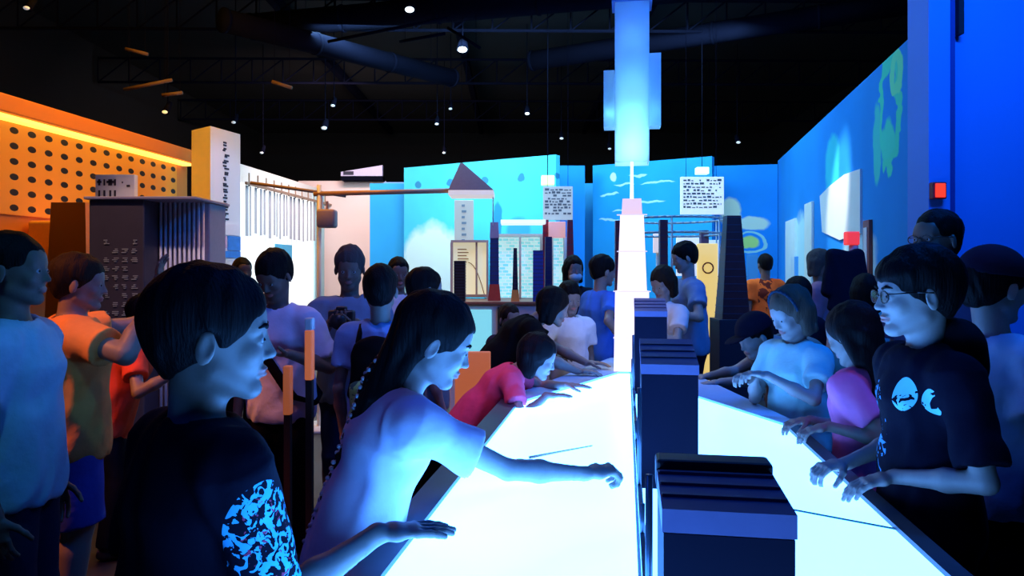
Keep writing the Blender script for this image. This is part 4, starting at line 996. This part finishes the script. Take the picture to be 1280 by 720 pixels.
# the dark slotted blocks
navy = mat('block_navy', (.004, .004, .018), .6, var=.12, bscale=8, spec=.1); capm = mat('block_cap', (.17, .14, .28), .5, var=.08, spec=.2); seam = mat('block_seam', (.20, .16, .24), .5, var=.1, spec=.2)
for (Y, zf, zb, dep, l) in ((.86, 1.163, 1.172, .17, 'large dark navy block nearest the viewer on the light table'), (2.06, 1.175, 1.225, .24, 'middle dark navy block with striped top on the light table'), (3.6, 1.235, 1.29, .24, 'farthest dark navy block in front of the glowing tower')):
    t = empty('display_block', (cl(Y)+.008, Y, TZ), l, 'block', 'dark blocks on the light table', RZ); w = .150 if Y < 1 else .158
    mb = MB(); P8 = [(0, 0), (w, 0), (w, dep), (0, dep)]
    mb.prism(P8, 0, [zf-TZ-.03, zf-TZ-.03, zb-TZ-.03, zb-TZ-.03]); mb.build('body', navy, t)
    cp = MB(); lo = [zf-TZ-.028, zf-TZ-.028, zb-TZ-.028, zb-TZ-.028]
    v0 = [cp.bm.verts.new((x+(-.002 if x == 0 else .002), y+(-.002 if y == 0 else .002), z)) for (x, y), z in zip(P8, lo)]; v1 = [cp.bm.verts.new((x+(-.002 if x == 0 else .002), y+(-.002 if y == 0 else .002), z+.028)) for (x, y), z in zip(P8, lo)]
    cp.bm.faces.new(v0[::-1]); cp.bm.faces.new(v1)
    for i in range(4): cp.bm.faces.new((v0[i], v0[(i+1) % 4], v1[(i+1) % 4], v1[i]))
    cp.build('cap', capm, t)
    for k in range(3):
        y = dep*(.25+.25*k); z = zf-TZ+(zb-zf)*y/dep; MB().box((0, y-.004, z-.004), (w, y+.004, z+.0035)).build('seam', seam, t)
    if Y < 1: MB().box((-.003, dep-.03, zb-TZ-.03), (w+.003, dep+.015, zb-TZ+.012), .005).build('back_lip', mat('lip_dark', (.02, .02, .03), .5, var=.1), t)
# ------------------------------------------------------------------ glowing tower and the hanging slabs
ty = 4.4; tx = cl(ty)
acr = lambda n, c, e: mat(n, c, .4, emit=c, estr=e)
t = empty('glowing_tower', (tx, ty, TZ+.010), 'white glowing stepped tower standing at the far end of the light table', 'tower lamp', None, RZ)
gt = mat('tower_white', (.25, .22, .22), .5, emit=(1.0, .84, .87), estr=1.12)
MB().frustum((0, 0), (.108, .10), (.100, .09), 0, .48).build('lower_body', gt, t)
MB().frustum((0, 0), (.088, .08), (.070, .065), .48, .94).build('upper_body', gt, t)
MB().frustum((0, 0), (.062, .055), (.056, .05), .94, 1.04).build('crown', mat('crown_pink', (.25, .2, .22), .5, emit=(1.0, .72, .82), estr=.82), t)
mb = MB()
for z in (.2, .48, .72, .94): mb.box((-.110 if z < .5 else -.090, -.102 if z < .5 else -.084, z-.003), (.110 if z < .5 else .090, -.06, z+.003))
mb.build('joints', mat('joint_pink', (.8, .6, .6), .5, emit=(.8, .6, .6), estr=.8), t)
hz0, hz1 = W(0, 205, ty).z, W(0, 8, ty).z
t = empty('hanging_tower', (tx, ty, hz0), 'hanging tower of translucent slabs shading from blue to bright cyan', 'pendant lamp', None, RZ)
def acrylic():
    m, nt, b = newmat('acrylic'); N, L = nt.nodes, nt.links
    tr = N.new('ShaderNodeBsdfTranslucent'); tr.inputs[0].default_value = (.92, .97, 1, 1); df = N.new('ShaderNodeBsdfDiffuse'); df.inputs[0].default_value = (.8, .88, .95, 1)
    nz = N.new('ShaderNodeTexNoise'); nz.inputs['Scale'].default_value = 3; mr = N.new('ShaderNodeMapRange'); mr.inputs[3].default_value = .6; mr.inputs[4].default_value = .8; L.new(nz.outputs[0], mr.inputs[0])
    ms = N.new('ShaderNodeMixShader'); L.new(mr.outputs[0], ms.inputs[0]); L.new(df.outputs[0], ms.inputs[1]); L.new(tr.outputs[0], ms.inputs[2])
    L.new(ms.outputs[0], nt.nodes['Material Output'].inputs[0]); return m
ac = acrylic()
def hollow(x0, x1, y0, y1, z0, z1, nm):
    mb = MB(); k = .006
    mb.box((x0, y0, z0), (x1, y0+k, z1)).box((x0, y1-k, z0), (x1, y1, z1)).box((x0, y0+k, z0), (x0+k, y1-k, z1)).box((x1-k, y0+k, z0), (x1, y1-k, z1)); return mb.build(nm, ac, t)
hh_ = hz1-hz0
hollow(-.102, .102, -.09, .09, 0, hh_, 'main_slab')
zl0, zl1, zr1 = W(0, 160, ty).z-hz0, W(0, 90, ty).z-hz0, W(0, 71, ty).z-hz0
hollow(-.170, -.104, -.06, .06, zl0, zl1, 'side_slab'); hollow(.104, .172, -.06, .06, zl0, zr1, 'side_slab')
MB().box((-.12, -.10, hh_), (.12, .10, hh_+.02)).build('top_plate', mat('top_blue', (.15, .25, .6), .5, var=.1), t)
MB().tube((0, 0, hh_+.02), (0, 0, hh_+.12), .03, .012, 12).tube((0, 0, hh_+.1), (0, 0, 5.19-hz0), .006, n=6).build('suspension', mat('rail_steel', (0, 0, 0)), t)
MB().tube((0, 0, -.23), (0, 0, hh_*.55), .010, .002, 8).build('light_rod', acr('rod_glow', (.75, 1, 1), 4.0), t, True)
p = lambda z: (tx, ty, hz0+z)
for z, pw_, c in ((.08, 1.6, (.40, 1, 1)), (.28, .50, (.2, .85, 1)), (.50, .40, (.08, .40, 1)), (.75, .42, (.06, .20, 1))): point('tower_led', p(z), pw_, c)
for x in (-1, 1): point('tower_led', (tx+.137*x, ty, hz0+zl0+.08), .07, (.25, 1, .85), .015)

# ------------------------------------------------------------------ the visitors
def H2(px, Y): return ((px-640)/F*Y, Y)
DN = (0, 0, -1)
navy_c = cloth('cloth_navy', (.007, .009, .022)); black_c = cloth('cloth_black', (.004, .004, .006)); jean = cloth('cloth_denim', (.04, .07, .20))
# --- foreground left: boy in black tee
I1 = person('boy in black tee with cyan floral sleeve print, in profile at the left front', (-.545, 1.23), 45, 1.445, head=(-27, 2, 0), lean=2, nlean=10, girth=.93, hs=.222, tone='tan', hair=('short', 'black'), q=2,
    R=((-.245, 1.315, .965), (-.25, -.2, -1), (.93, .30, .0), DN, .12), sleeve='half',
    shirt=cloth('tee_floral', (.004, .004, .012), [((.08, .50, .75), (.235, .05, 1.0), (.080, .13, .135), 55, .50), ((.45, .05, .10), (.235, .05, 1.03), (.05, .10, .09), 60, .64), ((.03, .10, .75), (.215, .03, .90), (.09, .14, .06), 20, .42)]),
    pants=black_c)
# --- girl reaching over the table
I2 = person('girl in pale tee with long braid reaching a fist across the light table', (-.355, 1.76), 8, 1.42, head=(0, 22, 0), lean=20, twist=16, nlean=30, girth=.86, hs=.212, tone='light', hair=('braid', 'black'), q=2, armk=1.06,
    R=((.195, 1.83, .925), (.1, -.3, -1), (.97, .20, .10), (-.2, .1, -1), 1.15), L=((-.01, 2.12, .87), (-.4, .6, -.6), (.95, .05, .08), (0, -.2, -1), .45),
    shirt=cloth('tee_pale', (.72, .66, .80), [((.90, .92, .95), (-.02, .12, .98), (.10, .2, .10), 16, .56)]), pants=navy_c)
# the stylus she holds
a = Vector(I2['root'].matrix_basis @ Vector(I2['arms'][-1][2])); dpen = Vector((.97, .05, .10)).normalized()
o = MB().tube(a+dpen*.06+Vector((0, 0, .015)), a+dpen*.25+Vector((0, 0, .028)), .004, .002, 8).build('stylus', mat('stylus_wood', (.75, .45, .35), .5, var=.1)); tag(o, 'thin pale stylus held by the girl with the braid', 'stylus')
# --- boy with glasses at right
def hood(I):
    N, g, sp = I['N'], I['g'], I['sp']
    ops = [('+', .03, ELL(N+V(0, -.10*g, .02), V(.115, .075, .085)*g)), ('+', .03, ELL(N+V(0, -.13*g, -.04), V(.085, .06, .08)*g))]
    link('hood', sdfmesh('hood', ops, .006, noise=(.003, 40, 1)), I['root'], cloth('hood_black', (.008, .008, .014)))
I18 = person('boy in glasses and black printed tee resting his hands on the right table rail', (1.13, 1.96), 180, 1.50, head=(-6, 4, 0), lean=2, nlean=8, girth=.88, hs=.232, tone='light', hair=('fringe', 'black'), q=2,
    L=((1.01, 1.90, .90), (.1, -.5, -.9), (-.95, .12, -.25), DN, .35), R=((.985, 2.12, .875), (.4, .3, -1), (-.9, -.15, -.1), DN, .7), extra=(glasses, hood),
    shirt=cloth('tee_letters', (.004, .004, .014), [((.22, .70, .80), (-.07, .12, 1.12), (.035, .10, .045), 26, .44), ((.22, .70, .80), (-.14, .10, 1.11), (.030, .12, .035), 26, .44), ((.10, .35, .62), (.06, .14, 1.0), (.06, .10, .15), 34, .60)]), pants=black_c, sleeve='half')
# --- right side
I19 = person('tall man in glasses standing behind the boy at the right', H2(1170, 3.0), 200, 1.685, head=(0, 0, 0), tone='brown', hair=('crop', 'black'), shirt=cloth('tee_dusk', (.05, .07, .18)), pants=navy_c, extra=(glasses,))
person('person in pale blue shirt and dark peaked cap at the right edge, facing right', H2(1243, 2.25), 12, 1.50, head=(0, 6, 0), tone='light', hair=('fringe', 'black'), shirt=cloth('shirt_ice', (.45, .62, .90)), pants=black_c, girth=1.02, extra=(cap_hat((.010, .012, .03)),))
person('girl in pink tee with long dark hair at the right table rail', (1.27, 2.58), 130, 1.315, head=(-8, 22, 0), lean=6, tone='tan', hair=('long', 'black'), shirt=cloth('tee_pink', (.90, .22, .52)), pants=jean, girth=.92,
    L=((1.10, 2.50, .90), (.6, -.5, -.6), (-.9, .1, -.2), DN, .5), R=((1.12, 2.70, .88), (.4, .5, -.8), (-.9, 0, -.1), DN, .5))
person('fair-haired girl in mint blouse looking down at her hands beside the table', (1.27, 3.2), 205, 1.36, head=(-6, 24, 0), lean=4, tone='light', hair=('bob', 'fair'), shirt=cloth('blouse_mint', (.50, .85, .85)), pants=jean, girth=.92, extra=(headband((.02, .05, .09)),),
    L=((1.07, 3.02, 1.0), (.5, -.7, -.6), (-.8, .1, .1), (.2, 0, -1), .7), R=((1.05, 3.12, .98), (.2, .8, -.9), (-.8, -.3, .1), (.2, 0, -1), .7))
person('person in dark cap and beige shirt bending low over the right side', (1.70, 3.95), 188, 1.50, head=(6, 26, 0), lean=56, nlean=74, tone='light', hair=('crop', 'black'), shirt=cloth('shirt_beige', (.32, .28, .22)), pants=black_c, extra=(cap_hat((.006, .007, .02)),), eyes=False,
    L=((1.12, 3.85, .84), (.5, -.6, -.2), (-.9, .1, -.1), DN, .2), R=((1.10, 4.05, .84), (.5, .6, -.2), (-.9, .1, -.1), DN, .2))
def apron(I):
    P, sp, gi = I['P'], I['sp'], I['gi']
    ops = [('+', .02, CAP(P-V(0, 0, .18), P+sp*.22, (.165*gi, .13*gi), (.145*gi, .125*gi)))]
    link('apron', sdfmesh('apron', ops, .009, noise=(.004, 30, .5)), I['root'], cloth('apron_white', (.85, .76, .72)))
person('child in white top and pale apron just right of the glowing tower', (1.07, 5.12), 222, 1.45, head=(0, 22, 0), tone='light', hair=('bob', 'brown'), shirt=cloth('top_white', (.80, .78, .85)), pants=jean, q=1, extra=(apron,), girth=.95,
    L=((.90, 4.90, .98), (.5, -.7, -.6), (-.7, -.4, -.2), DN, .4), R=((.82, 5.0, .98), (-.3, .8, -.9), (-.5, -.6, .0), DN, .4))
person('tall visitor in slate blue shirt standing behind the child in the white top', (1.42, 5.75), 185, 1.65, head=(0, 16, 0), lean=3, tone='light', hair=('short', 'black'), shirt=cloth('shirt_slate', (.22, .33, .55)), pants=navy_c, q=1,
    L=((1.18, 5.5, 1.1), (.5, -.7, -.6), (-.9, -.1, .0), DN, .4))
# far right visitors
person('visitor in orange shirt seen from behind in the far right aisle', H2(956, 8.0), 95, 1.60, head=(0, 5, 0), tone='brown', hair=('crop', 'black'), shirt=cloth('shirt_orange', (.85, .17, .03), [((.15, .03, .02), (-.02, -.1, 1.15), (.10, .2, .22), 12, .5)]), pants=cloth('trouser_amber', (.40, .22, .05)), q=0)
person('woman in dusky pink top with curly hair by the right projection wall', H2(1026, 6.3), 330, 1.60, head=(0, 12, 0), tone='brown', hair=('bob', 'grey'), shirt=cloth('top_dusky', (.35, .16, .24)), pants=navy_c, q=0, sleeve='half')
person('dark-haired visitor right behind the fair-haired girl, mostly hidden', H2(996, 4.6), 100, 1.38, head=(0, 10, 0), tone='brown', hair=('short', 'black'), shirt=navy_c, pants=black_c, q=0)
person('visitor with long black hair in a pale top behind the girl in pink', H2(1081, 4.3), 80, 1.40, head=(0, 8, 0), tone='brown', hair=('bob', 'black'), shirt=cloth('top_cream', (.50, .45, .50)), pants=black_c, q=0)
ops = []; S0 = V(pw.x-.09, 5.27, 1.58)
ops += [('+', .03, CAP(S0+V(0, 0, -.04), S0+V(0, 0, -.42), (.105, .05), (.135, .06))), ('+', .03, CAP(S0+V(-.10, 0, -.03), S0+V(-.15, 0, -.30), .045, .035)), ('+', .03, CAP(S0+V(.08, 0, -.03), S0+V(.13, -.0, -.30), .045, .035)), ('-', .01, ELL(S0+V(0, 0, .03), V(.05, .08, .04)))]
o = link('hanging_coat', sdfmesh('hanging_coat', ops, .008, noise=(.005, 30, .4)), None, cloth('coat_navy', (.006, .008, .022))); tag(o, 'dark navy coat hanging on the slim grey post', 'coat')

# --- beyond the table, centre
person('girl in bright pink top leaning over the table with both arms on it', (-.15, 3.52), 4, 1.28, head=(-8, 20, 0), lean=44, nlean=58, girth=.88, tone='tan', hair=('bob', 'black'), shirt=cloth('top_hotpink', (.92, .10, .20)), pants=black_c, q=1, armk=1.05,
    R=((.16, 3.36, .855), (-.2, -.9, -.6), (.97, .2, 0), DN, .12), L=((.27, 3.62, .86), (-.3, .9, -.2), (.97, -.1, 0), DN, .1))
person('black-haired adult in dark clothes bent over the table behind the pink-topped girl', (-.06, 4.42), 10, 1.50, head=(-5, 18, 0), lean=42, nlean=56, tone='tan', hair=('bob', 'black'), shirt=black_c, pants=black_c, q=1,
    R=((.38, 4.15, .855), (-.2, -.9, -.3), (.9, -.1, 0), DN, .3), L=((.47, 4.42, .86), (-.3, .9, -.2), (.97, -.1, 0), DN, .2))
person('child in white vest with black hair facing the viewer at the far left table edge', (.40, 4.98), 290, 1.345, head=(0, 10, 0), tone='tan', hair=('short', 'black'), shirt=cloth('vest_white', (.82, .86, .92)), pants=black_c, q=1, girth=.9,
    R=((.30, 4.62, .90), (-.7, .2, -.5), (.2, -.9, -.2), DN, .4))
person('boy in royal blue tee seen from behind beside the glowing tower', (.66, 5.48), 25, 1.54, head=(-5, 6, 0), lean=3, tone='tan', hair=('short', 'black'), shirt=cloth('tee_royal', (.06, .22, .80)), pants=navy_c, q=1,
    R=((.84, 5.12, .90), (-.3, -.6, -.2), (.7, -.5, -.2), DN, .4))
person('visitor in a pale blue face mask behind the boy in royal blue', (.53, 6.2), 285, 1.545, tone='tan', hair=('bob', 'black'), shirt=navy_c, pants=black_c, q=1, extra=(facemask(),))
person('small person in dark clothes with violet-lit face between the girl and the pink top', H2(637, 4.9), 300, 1.20, tone='tan', hair=('crop', 'brown'), shirt=cloth('jacket_plum', (.03, .02, .05)), pants=black_c, q=1, head=(0, 5, 0), sleeve='long')

# --- left middle group
I9 = person('man in grey-blue shirt holding a black camera at his waist', H2(437, 3.95), 278, 1.56, head=(0, 12, 0), tone='brown', hair=('short', 'grey'), shirt=cloth('shirt_greyblue', (.20, .28, .42)), pants=cloth('trouser_ink', (.02, .03, .08)), q=1, sleeve='half',
    R=((-.93, 3.70, 1.17), (-.6, .2, -.9), (.8, -.5, .1), (0, 0, 1), .7), L=((-.80, 3.70, 1.17), (.6, .2, -.9), (-.8, -.4, .1), (0, 0, 1), .7))
t = empty('camera', (-.865, 3.66, 1.19), 'black camera held by the man in the grey-blue shirt', 'camera')
bm_ = mat('camera_black', (.012, .012, .015), .4, bump=.1)
MB().box((-.065, -.03, -.04), (.065, .03, .045), .010).box((-.025, -.025, .045), (.025, .02, .065), .006).build('body', bm_, t, True)
MB().tube((0, -.03, 0), (0, -.085, -.01), .034, .038, 20).build('lens', bm_, t, True)
def strap(I):
    Sh, g = I['Sh'], I['g']; P = I['P']
    pts = [Sh[1]+V(-.03, .10*g, .06), Sh[1]*.5+P*.5+V(-.02, .155*g, .10), P+V(-.13*g, .15*g, .03), P+V(-.20*g, .02, -.02)]
    ops = [('+', .01, CAP(a, b, (.026, .012), (.026, .012))) for a, b in zip(pts, pts[1:])]
    pts = [Sh[1]+V(-.03, .10*g, .06), Sh[1]+V(-.03, -.01, .085), Sh[1]*.5+P*.5+V(-.02, -.15*g, .10), P+V(-.16*g, -.13*g, .0), P+V(-.20*g, .02, -.02)]
    ops += [('+', .01, CAP(a, b, (.026, .012), (.026, .012))) for a, b in zip(pts, pts[1:])]
    link('bag_strap', sdfmesh('bag_strap', ops, .006), I['root'], black_c)
person('visitor in white shirt with a black diagonal strap looking down', H2(350, 3.55), 262, 1.53, head=(-8, 30, 0), lean=6, tone='brown', hair=('short', 'black'), shirt=cloth('shirt_white', (.62, .66, .90)), pants=black_c, q=1, extra=(strap,), sleeve='half',
    L=((-1.02, 3.28, 1.06), (.7, .2, -.8), (-.6, -.6, .1), (0, 0, 1), .5))
I11 = person('black-haired boy seen from behind wearing a black backpack', H2(476, 3.35), 92, 1.455, tone='tan', hair=('short', 'black'), shirt=cloth('tee_sky', (.22, .38, .75)), pants=navy_c, q=1, girth=.9, eyes=False)
rt = I11['root']; t = empty('backpack', rt.location, 'black backpack with a yellow-green lower pocket on the boy seen from behind', 'backpack'); t.rotation_euler = rt.rotation_euler
N, P, g = I11['N'], I11['P'], I11['g']
link('bag', sdfmesh('bag', [('+', .03, CAP(P+V(0, -.185*g, .12), N+V(0, -.18*g, -.09), (.120, .055), (.100, .050)))], .008, noise=(.004, 30, 1)), t, black_c)
link('pocket', sdfmesh('pocket', [('+', .03, CAP(P+V(0, -.22*g, .02), P+V(0, -.225*g, .15), (.115, .05), (.110, .045)))], .008, noise=(.003, 40, 1)), t, cloth('pocket_lime', (.35, .60, .22), [((.05, .12, .10), (0, -.22, .85), (.2, .2, .2), 22, .55)]))
for x in (-.085, .085): MB().tube(N+V(x, -.14*g, -.07), N+V(x, -.03, .0), .012, n=8).tube(N+V(x, -.03, .0), N+V(x, .10, -.06), .012, n=8).tube(N+V(x, .10, -.06), P+V(x, .12, .15), .012, n=8).build('shoulder_strap', black_c, t, True)
person('visitor with short dark hair facing the viewer in front of the pink wall', H2(498, 5.2), 290, 1.52, tone='brown', hair=('crop', 'black'), shirt=cloth('shirt_lilac', (.55, .55, .75)), pants=navy_c, q=1, head=(0, 6, 0))
person('visitor with blue-lit cheek looking right behind the girl with the braid', H2(533, 4.0), 25, 1.44, tone='light', hair=('short', 'black'), shirt=cloth('shirt_teal', (.20, .34, .42)), pants=black_c, q=1, girth=.95)
person('small distant man stretching his arm to the right by the lettered pillar', H2(303, 6.0), 310, 1.53, tone='dark', hair=('crop', 'black'), shirt=cloth('shirt_pearl', (.75, .76, .80)), pants=black_c, q=0, L=((-1.98, 5.85, 1.34), (0, 0, -1), (.8, -.1, -.2), DN, .2), sleeve='half')
# --- far left
person('man in light blue tee at the left edge, looking right', (-1.56, 2.26), 10, 1.555, head=(0, 0, 0), tone='brown', hair=('crop', 'black'), shirt=cloth('tee_powder', (.36, .58, .75)), pants=cloth('trouser_shadow', (.02, .02, .05)), girth=1.0, sleeve='short')
person('person in orange tee and blue shorts reaching towards the kiosk', (-1.80, 2.92), 40, 1.50, head=(-22, 4, 0), lean=3, tone='tan', hair=('short', 'brown'), shirt=cloth('tee_orange', (.88, .36, .10)), pants=cloth('shorts_blue', (.07, .10, .52)), shorts=True, girth=1.28,
    R=((-1.44, 2.86, 1.29), (-.2, -.6, -.7), (.93, .1, .25), (0, 0, -1), .4), L=((-1.50, 3.35, 1.28), (0, .3, -1), (.8, .2, .3), DN, .4))
person('child in red shirt bending behind the boy, one hand raised to the kiosk', (-2.00, 3.65), 25, 1.34, head=(0, 10, 0), lean=22, tone='tan', hair=('short', 'black'), shirt=cloth('shirt_red', (.85, .10, .05)), pants=navy_c, q=1,
    L=((-1.84, 3.74, 1.40), (-.5, .5, -.7), (.2, .1, .97), (1, 0, 0), .25), R=((-1.62, 3.50, .95), (-.5, -.5, -.7), (.9, 0, 0), DN, .4))
# orange posts in the aisle and a dark bench
for (px, Y, z1, l) in ((360, 2.95, 1.05, 'short salmon-red post in the aisle behind the boy'), (387, 2.9, 1.20, 'taller orange post with a white tip in the aisle'), (591, 4.05, .98, 'broad orange panel post between the girl with the braid and the pink top')):
    x = (px-640)/F*Y
    t = empty('aisle_post', (x, Y, 0), l, 'post'); w = .016 if px < 400 else .10
    zc = z1-.20 if px < 400 else .35
    MB().box((-w, -.02, zc), (w, .02, z1), .006).build('panel', mat('post_lit_orange%d' % px, (.80, .20, .08), .5, var=.08, emit=(.9, .22, .06), estr=.40 if px != 360 else .25), t)  # light on the post tops put into colour and emission
    MB().box((-w*.8, -.015, 0), (w*.8, .015, zc+.01)).build('stem', mat('stem_shade', (.05, .02, .012), .6, var=.1), t)  # dark brown stands for shade on the stem below the top
    MB().box((-w-.03, -.06, 0), (w+.03, .06, .03), .006).build('foot', mat('post_dark', (0, 0, 0)), t)
    if px == 387: MB().box((-w, -.021, z1), (w, .021, z1+.05), .006).build('tip', pale, t)
